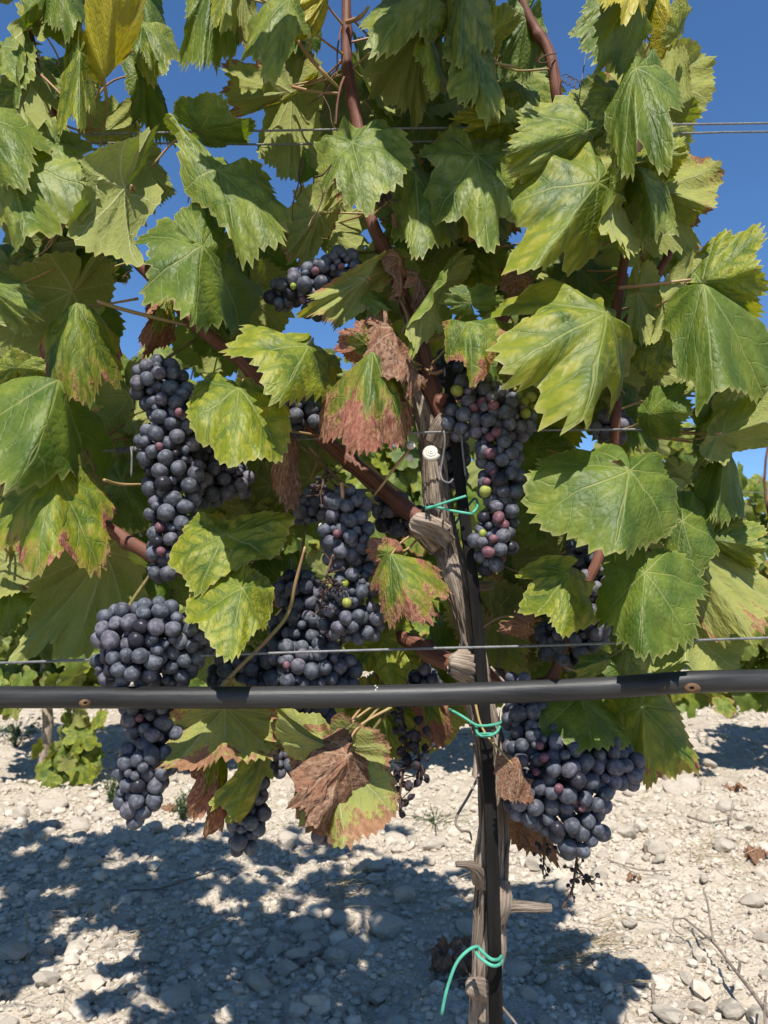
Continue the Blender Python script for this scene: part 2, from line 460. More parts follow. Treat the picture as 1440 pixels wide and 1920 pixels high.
# ------------------------------------------------------------------ ground
def hgt(x, y):
    x = np.asarray(x, dtype=float); y = np.asarray(y, dtype=float)
    near = np.clip(1.3 - np.hypot(x, y) / 9.0, 0.0, 1.0)
    h = 0.018 * fbm(x * 2.1 + 3, y * 2.1 + 5, None, 3) + near * (0.013 * fbm(x * 9, y * 9, None, 3))
    h = h + near * 0.013 * np.maximum(-.15, fbm(x * 24 + 9, y * 24, None, 2)) 
    return h - 0.005

def make_ground():
    g = lambda a, b, n: np.geomspace(a, b, n)
    xs = np.concatenate([-g(2.6, 600, 26)[::-1], np.linspace(-2.55, 2.55, 400), g(2.6, 600, 26)])
    ys = np.concatenate([-g(1.3, 600, 24)[::-1], np.linspace(-1.25, 4.6, 440), g(4.65, 900, 36)])
    X, Y = np.meshgrid(xs, ys)
    Z = hgt(X, Y)
    v = np.stack([X.ravel(), Y.ravel(), Z.ravel()], 1)
    nx, ny = len(xs), len(ys)
    i = np.arange(nx * ny).reshape(ny, nx)
    q = np.stack([i[:-1, :-1].ravel(), i[:-1, 1:].ravel(), i[1:, 1:].ravel(), i[1:, :-1].ravel()], 1)
    o = obj('ground', mesh_fast('ground', v, q), M['soil'])
    return tag(o, 'pale stony limestone soil under and behind the vines', None, None, 'structure')
ground = make_ground()

def rock_verts(level, seed):
    bm = bmesh.new()
    bmesh.ops.create_icosphere(bm, subdivisions=level, radius=1.0)
    v = np.array([p.co[:] for p in bm.verts]); f = np.array([[q.index for q in fc.verts] for fc in bm.faces])
    bm.free()
    rg = np.random.default_rng(seed)
    for _ in range(11):                                   # chop flat faces
        n = rg.normal(size=3); n /= np.linalg.norm(n)
        c = rg.uniform(0.62, 0.9)
        dd = v @ n
        v = v - np.maximum(0, dd - c)[:, None] * n * 0.97
    nz = fbm(v[:, 0] * 1.7 + seed * 3.1, v[:, 1] * 1.7, v[:, 2] * 1.7, 3)
    v = v * (1 + 0.09 * nz)[:, None]
    v = v * np.array([1, rg.uniform(0.7, 1.0), rg.uniform(0.55, 0.85)])
    return v, f

stone_meshes = []
for k in range(9):
    v, f = rock_verts(3, 100 + k)
    me = mesh_fast('stone', v, f, False); me.materials.append(M['stone']); stone_meshes.append(me)

def stone(x, y, r, sink=0.35):
    o = bpy.data.objects.new('stone', random.choice(stone_meshes)); COL.objects.link(o)
    o.parent = ground
    o.location = (x, y, float(hgt(x, y)) + r * (0.62 - sink))
    o.rotation_euler = (random.uniform(-.4, .4), random.uniform(-.4, .4), random.uniform(0, 6.3))
    s = r * random.uniform(0.9, 1.1)
    o.scale = (s, s * random.uniform(.8, 1.1), s * random.uniform(.75, 1.05))
    return o

hero = [(1280,1466,30),(740,1556,22),(812,1566,30),(770,1560,14),(850,1778,30),(20,1790,26),(85,1775,16),(88,1838,24),(728,1726,34),(640,1712,22),(756,1682,26),
        (195,1680,22),(275,1690,18),(150,1545,18),(203,1600,16),(137,1610,20),(232,1585,14),(640,1785,20),(560,1790,24),(795,1785,10),(205,1760,16),(1135,1560,22),
        (1360,1585,22),(1410,1690,20),(1430,1760,18),(1310,1790,16),(1010,1620,20),(1060,1670,18),(640,1560,20),(540,1565,24),(690,1620,16),(280,1795,20),(390,1755,14),
        (330,1710,18),(1290,1820,18),(1180,1740,14),(965,1800,28),(990,1855,22),(740,1890,30),(500,1640,16),(1150,1890,16),(1240,1640,14),(1390,1540,18),(1180,1480,16),
        (1330,1430,14),(40,1520,18),(90,1500,20),(330,1560,20),(1370,1470,16),(1080,1810,14),(400,1660,14),(470,1830,18),(160,1880,20),(600,1880,16),(1420,1880,24)]
nst = 0
for (px, py, r) in hero:
    g = G(px, py + r * 0.5)
    stone(g.x, g.y, r * mpp(g) * 1.15); nst += 1
while nst < 285:
    dist = 1.3 + (random.random() ** 1.5) * 3.4
    x = random.uniform(-0.62, 0.62) * dist; y = dist - CAM_D
    stone(x, y, random.choice([0.011, 0.013, 0.016, 0.019, 0.024, 0.030]) * (0.6 + 0.25 * dist) * random.uniform(.8, 1.25)); nst += 1

def gravel():
    base = [rock_verts(1, 300 + k) for k in range(10)]
    vs, fs, n = [], [], 0
    def put(count, d0, d1, s0, s1, pw):
        nonlocal n
        u = RNG.random(count)
        dist = d0 + (d1 - d0) * u ** pw
        x = RNG.uniform(-0.75, 0.75, count) * (dist + 0.2); y = dist - CAM_D
        s = s0 * (s1 / s0) ** (RNG.random(count) ** 1.8)
        z = hgt(x, y)
        clump = fbm(x * 5, y * 5, None, 2)
        keep = RNG.random(count) < np.clip(0.8 + clump * 0.5, 0.35, 1)
        for i in np.nonzero(keep)[0]:
            bv, bf = base[int(RNG.integers(10))]
            a = RNG.uniform(0, 6.283); ca, sa = math.cos(a), math.sin(a)
            b = RNG.uniform(-0.7, 0.7); cb, sb = math.cos(b), math.sin(b)
            m = np.array([[ca, -sa, 0], [sa, ca, 0], [0, 0, 1]]) @ np.array([[1, 0, 0], [0, cb, -sb], [0, sb, cb]])
            vs.append((bv * s[i]) @ m.T + np.array([x[i], y[i], z[i] + s[i] * 0.22]))
            fs.append(bf + n); n += len(bv)
    put(26000, 1.20, 2.5, 0.0030, 0.014, 0.9)
    put(1300, 1.20, 3.2, 0.012, 0.030, 0.9)
    put(9500, 2.4, 4.2, 0.005, 0.018, 0.9)
    put(4500, 4.0, 8.0, 0.010, 0.030, 1.0)
    o = obj('gravel', mesh_fast('gravel', np.vstack(vs), np.vstack(fs), False), M['stone'], ground)
    tag(o, None, None, None, 'stuff')
gravel()

# ------------------------------------------------------------------ leaf builder
_OA = [0, 14, 27, 40, 55, 70, 84, 97, 112, 130, 150, 165, 175, 180]
def outline(lobe, rg, nt=46):
    r = np.array([.97, .935, .875 - .40 * lobe, .90, .97, .92, .85 - .38 * lobe, .86, .88, .82, .75, .67, .50, .10])
    out = []
    for side in (0, 1):
        rr = r * (1 + rg.normal(0, .055, len(r)))
        rr[0] = r[0]; rr[-1] = r[-1]
        out.append(rr)
    th = (np.arange(nt * 3) / (nt * 3.0)) * 360 - 180 + 360 / (nt * 6.0)
    a = np.abs(th)
    rad = np.where(th < 0, np.interp(a, _OA, out[0]), np.interp(a, _OA, out[1]))
    amp = np.repeat(rg.uniform(.02, .08, nt) * rg.uniform(.6, 1.25), 3)
    pat = np.tile([-.55, 1.0, .15], nt)
    return np.radians(th), rad, np.where(a < 168, amp * pat, 0)

RINGS = np.array([.14, .32, .5, .66, .80, .91, 1.0])
LEAF_N = [0]

def leaf_arrays(Jp, T, L, Rr, under=False, lobe=.3, wav=.05, bulge=.10, crumple=0.0, seed=None, nt=46, rings=RINGS, bk=.8, hole=None):
    LEAF_N[0] += 1
    rg = np.random.default_rng(1000 + LEAF_N[0] if seed is None else seed)
    th, rad0, teeth = outline(lobe, rg, nt)
    k = len(th)
    V = np.array(T - Jp)
    UR = (np.array(Rr - Jp) - .15 * V) / .80
    UL = -(np.array(L - Jp) - .15 * V) / .80
    A, B = (UR + UL) / 2, (UR - UL) / 2
    n = np.cross(A, V); ln = np.linalg.norm(n)
    n = n / (ln + 1e-9)
    tocam = n.dot(np.array(CAM - Jp)) > 0
    flip = (tocam == under)
    if flip: n = -n                                      # n: the leaf's upper side
    scale = (np.linalg.norm(V) + .5 * np.linalg.norm(UL) + .5 * np.linalg.norm(UR)) / 2
    pts, uv, edge = [(0, 0)], [(0, 0)], [0.0]
    rr_ = [rad0 * (1 + teeth * s ** 9) * s for s in rings]
    X = np.concatenate([[0.0]] + [q * np.sin(th) for q in rr_])
    Y = np.concatenate([[0.0]] + [q * np.cos(th) for q in rr_])
    uvs = np.stack([X, Y], 1)
    Y = np.where(Y < 0, Y * bk, Y)
    E = np.concatenate([[0.0]] + [np.full(k, s) for s in rings])
    TH = np.concatenate([[0.0]] + [th for s in rings])
    r = np.hypot(X, Y)
    p1, p2, p3 = rg.uniform(0, 6.28, 3)
    curl = rg.uniform(-.04, .10)
    ox, oy = rg.uniform(0, 40, 2)
    z = bulge * (0.45 - r * r * .8) - curl * E ** 4 + (bk - 1) * .9 * np.maximum(0, -uvs[:, 1])
    z = z + wav * E ** 2 * (np.sin(5 * TH + p1) + .6 * np.sin(8 * TH + p2) + .35 * np.sin(13 * TH + p3))
    z = z + .05 * fbm(X * 2.6 + ox, Y * 2.6 + oy, None, 3) * (.35 + E)
    # the blade sinks along the main veins
    ta = np.abs(TH)
    dv = np.min(np.abs(ta[:, None] - np.array([0, .9, 1.88, 2.58])[None, :]), axis=1)
    z = z + .028 * np.minimum(1, (r * dv) / .16) * np.minimum(1, E * 2)
    if crumple:
        z = z + crumple * (fbm(X * 3.1 + oy, Y * 3.1 + ox, None, 3) * .30 - .16 * E ** 3 * (1 + np.sin(3 * TH + p3)))
        X = X * (1 - crumple * .20 * (1 + np.sin(7 * Y + p1)) * E); Y = Y * (1 - crumple * .10 * (1 + np.sin(6 * X + p2)) * E)
    e = .05
    fold = np.sqrt(X * X + e * e) - e
    co = np.outer(Y, V) + np.outer(X, A) + np.outer(fold, B) + np.outer(z * scale, n)
    f = []
    for j in range(k - 1):
        f.append((0, 1 + j, 2 + j))
    for i in range(len(rings) - 1):
        a, b = 1 + i * k, 1 + (i + 1) * k
        for j in range(k - 1):
            f.append((a + j, b + j, b + j + 1)); f.append((a + j, b + j + 1, a + j + 1))
    f = np.array(f)
    if hole:
        cu = uvs[f].mean(axis=1)
        f = f[((cu[:, 0] - hole[0]) / .045) ** 2 + ((cu[:, 1] - hole[1]) / .075) ** 2 > 1]
    # winding: make face normals agree with n
    q = co[f[len(f) // 2]]
    fn = np.zeros(3)
    for ff in f[::37]:
        q = co[ff]; fn += np.cross(q[1] - q[0], q[2] - q[0])
    if fn.dot(n) < 0: f = f[:, ::-1]
    return co, f, uvs, E, rg.random()

def leaf_mesh(name, parts, smooth=True):
    """parts: list of (co, f, uv, E, seed, tone dict)"""
    co = np.vstack([p[0] for p in parts]); off = 0; fs = []
    for p in parts: fs.append(p[1] + off); off += len(p[0])
    fs = np.vstack(fs)
    me = mesh_fast(name, co, fs, smooth)
    idx = np.zeros(len(me.loops), dtype=np.int32); me.loops.foreach_get('vertex_index', idx)
    uvl = me.uv_layers.new(name='uv')
    uvl.data.foreach_set('uv', np.vstack([p[2] for p in parts])[idx].astype(np.float32).ravel())
    tone = np.vstack([np.stack([np.full(len(p[0]), p[5].get('yel', 0.0)), np.full(len(p[0]), p[5].get('burn', 0.0)), p[3], np.full(len(p[0]), p[5].get('dry', 0.0))], 1) for p in parts])
    shade = np.vstack([np.stack([np.full(len(p[0]), p[4]), np.full(len(p[0]), p[5].get('pale', 0.3)), np.zeros(len(p[0])), np.ones(len(p[0]))], 1) for p in parts])
    for nm, arr in (('tone', tone), ('shade', shade)):
        at = me.color_attributes.new(nm, 'FLOAT_COLOR', 'POINT')
        at.data.foreach_set('color', arr.astype(np.float32).ravel())
    me.materials.append(M['leaf'])
    return me

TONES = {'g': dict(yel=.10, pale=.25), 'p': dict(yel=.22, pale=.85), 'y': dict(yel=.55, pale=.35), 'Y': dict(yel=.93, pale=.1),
         'b': dict(yel=.40, burn=.50, pale=.4), 'B': dict(yel=.45, burn=.88, pale=.3), 'd': dict(yel=.5, burn=1.0, dry=1.0, pale=.2), 'n': dict(yel=.4, burn=.80, pale=.4), 'm': dict(yel=.45, burn=.66, pale=.6), 'k': dict(yel=.03, pale=.05)}  # k: darker green, canopy shade put into the leaf colour

# ------------------------------------------------------------------ the vine: wood
vine = empty('grapevine', P(905, 1930, 0))
vine.location = (0.09, 0.0, 0.0)
tag(vine, 'large foreground grapevine with twisted grey trunk, ripe dark grapes and broad green leaves', 'grapevine', None)
V0 = Vector(vine.location)

def under_vine(o, loc):
    o.parent = vine
    o.location = Vector(loc) - V0
    return o

CANE_PTS = []
def px_path(pts):
    q, r = [], []
    for (x, y, d, w) in pts:
        p = P(x, y, d); q.append(p); r.append(w * mpp(p))
    return q, r

def wood(name, pts, mat, n=60, sides=24, rough=.08, lon=3.0, knots=(), reg=True):
    q, r = px_path(pts)
    ph = random.uniform(0, 50)
    def disp(th, s):
        c, sn = np.cos(th), np.sin(th)
        v = rough * fbm(c * lon + ph, sn * lon + ph, np.full_like(c, s * 14.0), 3) + rough * .6 * vnoise(c * lon * 2.6, sn * lon * 2.6 + ph, np.full_like(c, s * 5.0))
        for (ks, ka, kw, kth) in knots:
            v = v + ka * math.exp(-((s - ks) / kw) ** 2) * (.45 + .55 * np.cos(th - kth))
        return v
    mb = MB().tube(q, r, n, sides, disp)
    c = q[0]
    o = mb.build(name, M[mat], None, True, tuple(c))
    under_vine(o, c)
    if reg:
        cc, _ = smooth_path(q, r, 40)
        CANE_PTS.extend([Vector(p) for p in cc])
    return o

trunk = wood('trunk', [(893, 2420, 0, 30.4), (900, 2050, 1, 27.6), (907, 1900, 1, 25.8), (918, 1720, 1, 26.7), (926, 1550, 1, 23.9), (922, 1420, 1, 23.0), (896, 1290, 1, 23.0), (882, 1190, 1, 19.3), (854, 1080, 1, 20.2),
         (826, 990, 1, 23.9), (816, 900, 1, 21.2), (803, 800, 1, 18.4), (778, 725, 1, 15.6), (748, 655, 0, 12.0), (735, 625, 0, 7.4)], 'bark', 320, 56, .20, 3.0,
         knots=[(.16, .3, .03, 2.0), (.27, .4, .02, 4.2), (.33, .35, .02, 2.0), (.42, .3, .03, 5.5), (.52, .34, .03, 3.0), (.60, .2, .03, 1.0), (.72, .35, .02, 1.0), (.88, .3, .03, 3.0)], reg=False)
CANE_PTS += [P(816, 900, 1), P(803, 800, 1), P(856, 1080, 1), P(884, 1190, 1)]
# knots and pruning scars
wood('spur', [(822, 1010, 2, 27), (800, 992, 4, 25), (786, 984, 5, 22), (774, 980, 5, 17), (768, 978, 5, 6)], 'bark', 60, 40, .42, 4.5, reg=False)
wood('spur', [(888, 1268, 2, 25), (870, 1254, 4, 26), (856, 1248, 5, 22), (846, 1246, 5, 15), (841, 1246, 5, 6)], 'bark', 60, 40, .42, 4.5, reg=False)
wood('spur', [(820, 830, 2, 22), (832, 800, 3, 20), (838, 780, 3, 13)], 'bark', 46, 36, .40, 4.5, reg=False)
wood('pruned_stub', [(905, 1650, 2, 16), (892, 1628, 4, 10), (874, 1621, 5, 6), (856, 1620, 5.5, 5)], 'bark', 40, 20, .32, 3.5, reg=False)
wood('pruned_stub', [(940, 1704, 1, 12), (965, 1700, 2, 10), (1000, 1701, 2, 9), (1034, 1703, 2, 7)], 'bark', 50, 20, .26, 3.5, reg=False)
wood('pruned_stub', [(905, 1855, 2, 18), (886, 1850, 4, 14), (874, 1846, 4, 8)], 'bark', 26, 16, .3, 2, reg=False)
wood('pruned_stub', [(880, 1098, 0, 12), (905, 1100, -1, 9), (926, 1098, -1, 8)], 'bark', 22, 14, .16, 2, reg=False)
wood('pruned_stub', [(932, 1720, 2, 20), (944, 1690, 3, 17), (942, 1655, 2, 13)], 'bark', 26, 20, .3, 2, reg=False)
# canes
CANES = [
    [(800, 985, 3, 16), (745, 942, 1, 15), (690, 895, -1, 15), (605, 822, -3, 14), (535, 758, -4, 13), (458, 683, -1, 12), (372, 612, 1, 12), (300, 535, 1, 12), (235, 465, 0, 11), (180, 380, -1, 9), (120, 250, -1, 7), (70, 130, 0, 6), (40, -60, 0, 5)],
    [(836, 790, 2, 17), (815, 740, 2, 16), (790, 650, 1, 15), (768, 590, 1, 14), (735, 500, 0, 13), (700, 425, 0, 12), (690, 380, 0, 12), (676, 260, 0, 12), (652, 130, 0, 11), (650, 20, 0, 9), (648, -150, 0, 7)],
    [(300, 1050, 2, 13), (265, 1030, 2, 13), (205, 992, 2, 12), (165, 968, 2, 11), (110, 905, 2, 9), (20, 868, 2, 8), (-60, 850, 2, 7)],
    [(850, 1245, 3, 17), (810, 1228, 1, 17), (775, 1205, -2, 15), (700, 1180, -6, 13), (560, 1140, -6, 11), (400, 1090, -4, 12), (300, 1050, 2, 12)],
    [(838, 785, 2, 15), (880, 700, -3, 14), (960, 560, -4, 13), (1010, 400, -3, 12), (1045, 240, -1, 11), (1043, 170, 0, 11), (1028, 95, 0, 10), (990, 30, 0, 9), (960, -60, 0, 8)],
    [(880, 1240, -3, 14), (960, 1280, -4, 12), (1030, 1275, -2, 11), (1062, 1200, -1, 10), (1100, 1095, 0, 10), (1125, 1035, 0, 10), (1145, 900, -2, 10), (1155, 780, 0, 9), (1150, 640, -2, 9), (1180, 420, -2, 8), (1200, 200, -1, 7), (1235, 60, 0, 6), (1250, -120, 0, 5)],
    [(1150, 640, -2, 8), (1230, 520, -2, 8), (1290, 400, -2, 7), (1310, 330, -2, 4)],
]
for i, c in enumerate(CANES):
    wood('cane', c, 'cane', 120, 14, .045, 1.3, knots=[(s, .34, .006, random.uniform(0, 6)) for s in np.arange(.04, 1.6, .085 + .01 * i)] + [(s + .004, .30, .003, random.uniform(0, 6)) for s in np.arange(.04, 1.6, .085 + .01 * i)])

# loose bark strips on the trunk
def bark_strips():
    mb = MB()
    q, r = px_path([(907, 1900, 1, 28), (918, 1720, 1, 29), (926, 1550, 1, 26), (922, 1420, 1, 25), (896, 1290, 1, 25), (882, 1190, 1, 21), (854, 1080, 1, 22), (826, 990, 1, 26), (816, 900, 1, 23), (803, 800, 1, 20), (778, 725, 1, 17)])
    c, rr = smooth_path(q, r, 200)
    for k in range(230):
        i0 = random.choice([random.randint(0, 165), random.randint(100, 130)]); ln = random.randint(8, 30)
        a0 = random.uniform(math.pi * .9, math.pi * 2.1); tw = random.uniform(-.35, .35)
        pts = []
        for j in range(0, ln + 1, max(1, ln // 4)):
            i = min(199, i0 + j)
            a = a0 + tw * j / ln
            lift = 1.0 + (.35 * random.random() if j + ln // 4 > ln else .03)
            pts.append(Vector(c[i]) + Vector((math.cos(a), math.sin(a), 0)) * rr[i] * lift)
        w = random.uniform(.0007, .0024)
        mb.tube(pts, [w * .4] + [w] * (len(pts) - 2) + [w * .3], 8, 4)
    o = mb.build('bark_strips', M['bark'], None, True, tuple(c[0]))
    under_vine(o, Vector(c[0])); tag(o, None, None, None, 'stuff')
bark_strips()

# ------------------------------------------------------------------ the vine: leaves traced from the photo
# J, tip, left, right in photo pixels; d = cm in front of the trellis; dT dL dR = cm nearer (+) or farther (-) than J; tone; flags u underside, s deep lobes, r round, c crumpled
LV = """
195,140 215,-22 163,35 270,38 9 3 -1 -3 Y h r
108,28 132,112 42,18 152,8 1 2 -1 -2 p u
112,-22 140,52 84,18 162,8 5 2 0 -4 g
60,52 66,232 36,140 80,120 6 1 3 -8 g u
8,98 50,158 -30,150 55,72 6 2 0 -3 p
150,108 150,258 112,190 178,160 8 2 -2 -4 y
190,240 268,232 232,188 228,278 -3 1 -1 -2 y u
272,58 304,128 244,108 320,58 1 2 -1 -3 p
262,-10 285,62 238,35 304,18 -1 1 0 -3 g
266,138 288,248 250,190 324,222 0 -2 1 -3 k
27,308 52,462 -64,340 168,285 10 4 -2 -2 p
-20,240 30,330 -60,300 60,225 12 3 -2 -3 g
247,347 238,515 140,372 268,318 9 0 3 -5 g u
250,338 264,416 240,378 286,372 3 0 0 -2 Y
262,292 296,390 252,335 310,325 1 -2 0 -2 k u
405,333 452,474 332,262 520,372 7 3 -1 -2 p
378,242 472,232 366,186 432,276 3 1 2 -3 g
398,-30 386,128 346,34 440,58 7 1 0 -3 g
428,-45 424,54 402,8 446,18 10 1 0 -2 y
455,-30 452,88 438,30 482,22 5 0 -1 -2 b u
545,8 518,132 462,70 592,28 9 3 -1 -4 p
606,-12 562,78 572,-8 602,42 6 1 2 -2 Y
545,160 420,194 452,114 462,220 -3 1 -1 -1 b u
548,164 540,348 492,230 602,240 -3 1 -1 -2 g u
570,15 560,106 538,70 600,58 -3 0 0 -2 k
702,152 722,232 664,100 748,190 -4 1 -2 -2 p u
802,4 702,86 722,-4 842,48 7 4 -3 -2 p
788,60 742,200 702,112 806,180 1 -1 1 -2 k u
792,48 808,184 778,70 818,122 6 2 2 -5 y
868,-14 862,124 838,40 922,20 8 2 -2 -2 p
905,92 962,8 888,22 954,62 5 1 -1 -1 y
878,82 932,210 854,125 938,150 8 3 2 -4 p
985,38 938,134 930,50 1000,120 0 -1 0 -2 k
662,281 690,388 598,296 754,268 10 3 -1 -1 p r
772,338 790,482 738,378 852,396 6 3 -1 -5 p
890,300 928,458 806,326 978,330 8 3 0 -3 p s
952,228 856,214 902,190 905,262 6 1 1 -2 y
1092,250 958,282 1030,334 1052,188 7 3 -1 -1 p r
1156,200 1102,186 1128,270 1142,146 4 1 0 -1 p
1198,148 1162,314 1142,180 1258,215 10 2 -2 4 g
1188,-12 1108,112 1102,18 1198,88 7 1 -1 -3 g
1180,-60 1170,26 1132,-20 1212,0 9 3 0 -2 Y
1245,75 1246,-18 1224,40 1262,20 4 0 -1 -2 Y
1268,62 1292,-4 1262,20 1284,50 5 0 1 -3 y
1240,196 1306,186 1262,95 1288,228 0 1 -2 -1 p u
1107,358 985,514 1000,300 1152,420 9 3 -2 -4 y s
1202,338 1230,450 1196,396 1266,378 6 2 0 -2 p
1225,342 1345,402 1310,298 1262,408 2 2 -1 -1 b u
1215,302 1292,286 1250,264 1232,336 4 1 0 -2 y
1152,338 1166,482 1130,405 1176,400 7 2 4 -6 p u
1230,362 1250,475 1180,420 1294,432 2 -1 0 -2 k u
1112,603 1088,802 946,612 1182,690 11 4 0 -13 y s
1200,542 1206,650 1174,600 1246,602 2 1 -1 -1 p u
1290,530 1268,662 1230,590 1304,585 4 1 0 -2 p u
1320,530 1434,520 1385,438 1385,602 4 2 0 -3 y
1310,545 1336,748 1262,640 1432,655 10 2 -1 -2 g r h
1352,812 1458,782 1412,738 1392,842 8 3 -1 0 p u
1352,812 1318,868 1330,800 1372,850 8 1 -1 0 p u
1356,792 1408,702 1346,745 1402,768 4 0 0 -2 p u
1330,742 1332,885 1304,800 1358,810 2 1 3 -5 k
1356,838 1346,978 1304,920 1392,930 4 2 -2 -2 g h
1222,776 1294,770 1252,722 1242,818 7 2 -1 -1 g r
1172,897 1150,1042 1008,895 1264,925 14 3 -1 -2 g r o
1055,1083 1072,1192 984,1118 1112,1118 12 2 -1 -10 y
1210,1082 1198,1236 1134,1090 1308,1140 14 2 -4 0 g
1273,982 1312,1092 1244,1040 1340,975 8 1 0 -3 g
1292,1010 1412,1198 1296,1130 1442,1080 4 1 -1 -2 b u
1300,1165 1275,1268 1198,1205 1384,1212 2 2 -1 -1 p u
1340,1010 1428,1036 1402,978 1390,1058 4 1 -1 -2 p
1130,1240 1078,1256 1098,1276 1100,1226 3 1 0 -1 p
1085,1312 1118,1397 1004,1330 1166,1366 3 3 0 -2 g r
1195,1325 1236,1482 1162,1400 1296,1385 0 0 -1 -2 b
965,1488 1006,1606 942,1540 1048,1588 -4 0 0 -2 d
962,1432 985,1502 950,1470 998,1478 9 1 0 -3 d c
135,545 78,676 -12,575 192,575 3 -1 0 -3 k u
-22,540 72,582 8,608 18,518 8 2 0 -1 p
145,575 140,738 74,665 218,652 9 2 -1 -3 b h
97,722 52,906 -30,735 196,846 11 4 -1 -13 g h
30,690 22,650 -10,700 80,690 11 0 0 0 y
107,893 62,1064 -12,940 202,985 10 4 -1 -2 b
187,1033 140,1240 62,1150 276,1110 -2 0 -1 -1 g u h
368,472 360,620 266,482 470,556 11 3 -1 -13 g o
376,470 376,366 330,430 420,450 10 -2 -1 -3 g
567,663 528,744 452,632 628,718 10 4 0 -6 y
447,740 436,869 360,738 534,780 12 4 -1 -1 y r
425,1012 368,1112 344,1010 534,1000 9 2 -1 -2 y
452,1113 430,1232 358,1112 502,1140 12 3 -1 -2 y r
715,1198 742,1288 648,1218 788,1202 -3 1 0 -1 y
732,1042 790,1154 716,1120 838,1080 10 2 0 -3 m h
726,1040 690,1012 700,1050 746,1012 8 0 0 -1 B
697,672 682,842 612,760 768,772 11 3 -2 -3 n h
690,650 690,596 630,636 740,622 9 0 1 -2 B c
690,520 586,604 600,548 672,585 6 3 2 -1 b u
690,530 762,598 680,596 752,488 1 0 0 -2 k u
672,556 724,604 664,596 724,560 4 1 0 -1 p
832,528 768,667 792,578 842,566 7 2 3 -4 p u
877,608 890,705 836,615 954,606 10 2 -1 -2 b r h
880,570 850,535 838,572 930,548 8 0 0 -1 g
600,398 528,492 536,392 596,470 2 1 -1 -2 b u
615,420 686,472 606,470 672,384 -1 0 0 -2 k u
420,1320 420,1440 324,1400 534,1378 8 2 -1 -1 m u h
400,1405 402,1568 366,1480 434,1490 5 0 2 -5 B
492,1404 430,1548 436,1450 490,1480 6 1 2 -4 y
622,1396 516,1346 545,1330 560,1425 9 2 -2 0 y u
622,1396 648,1596 552,1465 738,1452 8 3 -2 -2 m u h
640,1420 610,1560 560,1450 690,1500 10 2 0 -5 d c
800,1314 820,1404 782,1345 848,1345 -3 0 0 -2 B
705,1315 740,1430 660,1372 785,1368 -4 0 -1 -1 b
528,812 556,964 516,886 566,872 6 1 1 -2 d c
732,630 786,736 718,690 790,690 9 1 3 -4 d c
745,492 756,566 736,530 766,528 6 0 1 -2 d c
782,524 800,575 768,550 806,552 6 0 1 -2 d c
978,520 960,558 945,530 1004,540 4 0 1 -2 d c
310,560 282,662 274,600 332,610 2 1 1 -3 B
985,1165 945,1195 950,1165 1000,1190 5 0 1 -2 d c
"""
def place_leaf(J, T, L, Rr, tone, flags='', name='leaf', lab=None, petiole=True, tw=None):
    lobe = .62 if 's' in flags else (.02 if 'r' in flags else random.choice([0, .05, .1, .15, .25, .4]))
    crum = .45 if 'c' in flags else (.22 if tone in 'Bdn' else (.12 if tone == 'b' else 0.0))
    td = dict(TONES[tone]); td['yel'] = min(1, max(0, td['yel'] + (random.uniform(-.08, .08) if tone not in 'Y' else 0)))
    co, f, uv, E, sd = leaf_arrays(J, T, L, Rr, 'u' in flags, lobe, random.uniform(.04, .085), random.uniform(.10, .26), crum, bk=.35 if 'h' in flags else random.uniform(.7, .85), hole=(-.10, -.10) if 'o' in flags else None)
    o = obj(name, leaf_mesh(name, [(co, f, uv, E, sd, td)]))
    under_vine(o, J)
    if lab: o['label'] = lab
    if petiole:
        best = min(CANE_PTS, key=lambda c: (c - J).length)
        tov = best - J
        n = Vector(np.cross(np.array(Rr - L), np.array(T - J)));
        if n.length > 0: n.normalize()
        if n.dot(CAM - J) < 0: n = -n
        up = -(T - J).normalized()
        ln = min(tov.length, .075)
        end = J + tov.normalized() * ln if tov.length > 1e-4 else J
        if tov.length < .11: end = best
        mid_ = J * .55 + end * .45 + up * .010 - n * .012
        mb = MB().tube([J - n * .0006, mid_, end], [.0012, .0012, .0016], 10, 6)
        po = mb.build('petiole', M['petiole'], None, True, tuple(J))
        po.parent = o; po.location = (0, 0, 0)
    return o

LAB = {'Y': 'bright yellow leaf', 'd': 'withered brown leaf', 'B': 'leaf with scorched brown margin'}
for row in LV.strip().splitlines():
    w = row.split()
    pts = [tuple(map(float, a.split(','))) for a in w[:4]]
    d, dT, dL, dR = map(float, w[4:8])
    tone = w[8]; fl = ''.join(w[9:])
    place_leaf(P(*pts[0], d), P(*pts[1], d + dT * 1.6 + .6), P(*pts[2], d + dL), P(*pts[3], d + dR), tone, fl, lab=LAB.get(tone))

# shaded leaves further inside the canopy
def rand_leaf(px, py, d, size, tone, under=None, hang=1.0):
    J = P(px, py, d)
    a = math.radians(random.gauss(270, 38))
    s = size * mpp(J)
    V = (RGT * math.cos(a) + Vector((0, 0, 1)) * math.sin(a)) * s + Vector((0, -1, 0)) * s * random.uniform(-.35, .45)
    U = V.cross(Vector((0, 1, 0))).normalized() * s * .98
    n = U.cross(V).normalized()
    uL = -U * random.uniform(.75, 1.05) + Vector((0, 1, 0)) * s * random.uniform(-.15, .5)
    uR = U * random.uniform(.75, 1.05) + Vector((0, 1, 0)) * s * random.uniform(-.15, .5)
    if under is None: under = random.random() < .5
    return place_leaf(J, J + V, J + V * .15 + uL * .8, J + V * .15 + uR * .8, tone, 'u' if under else '')

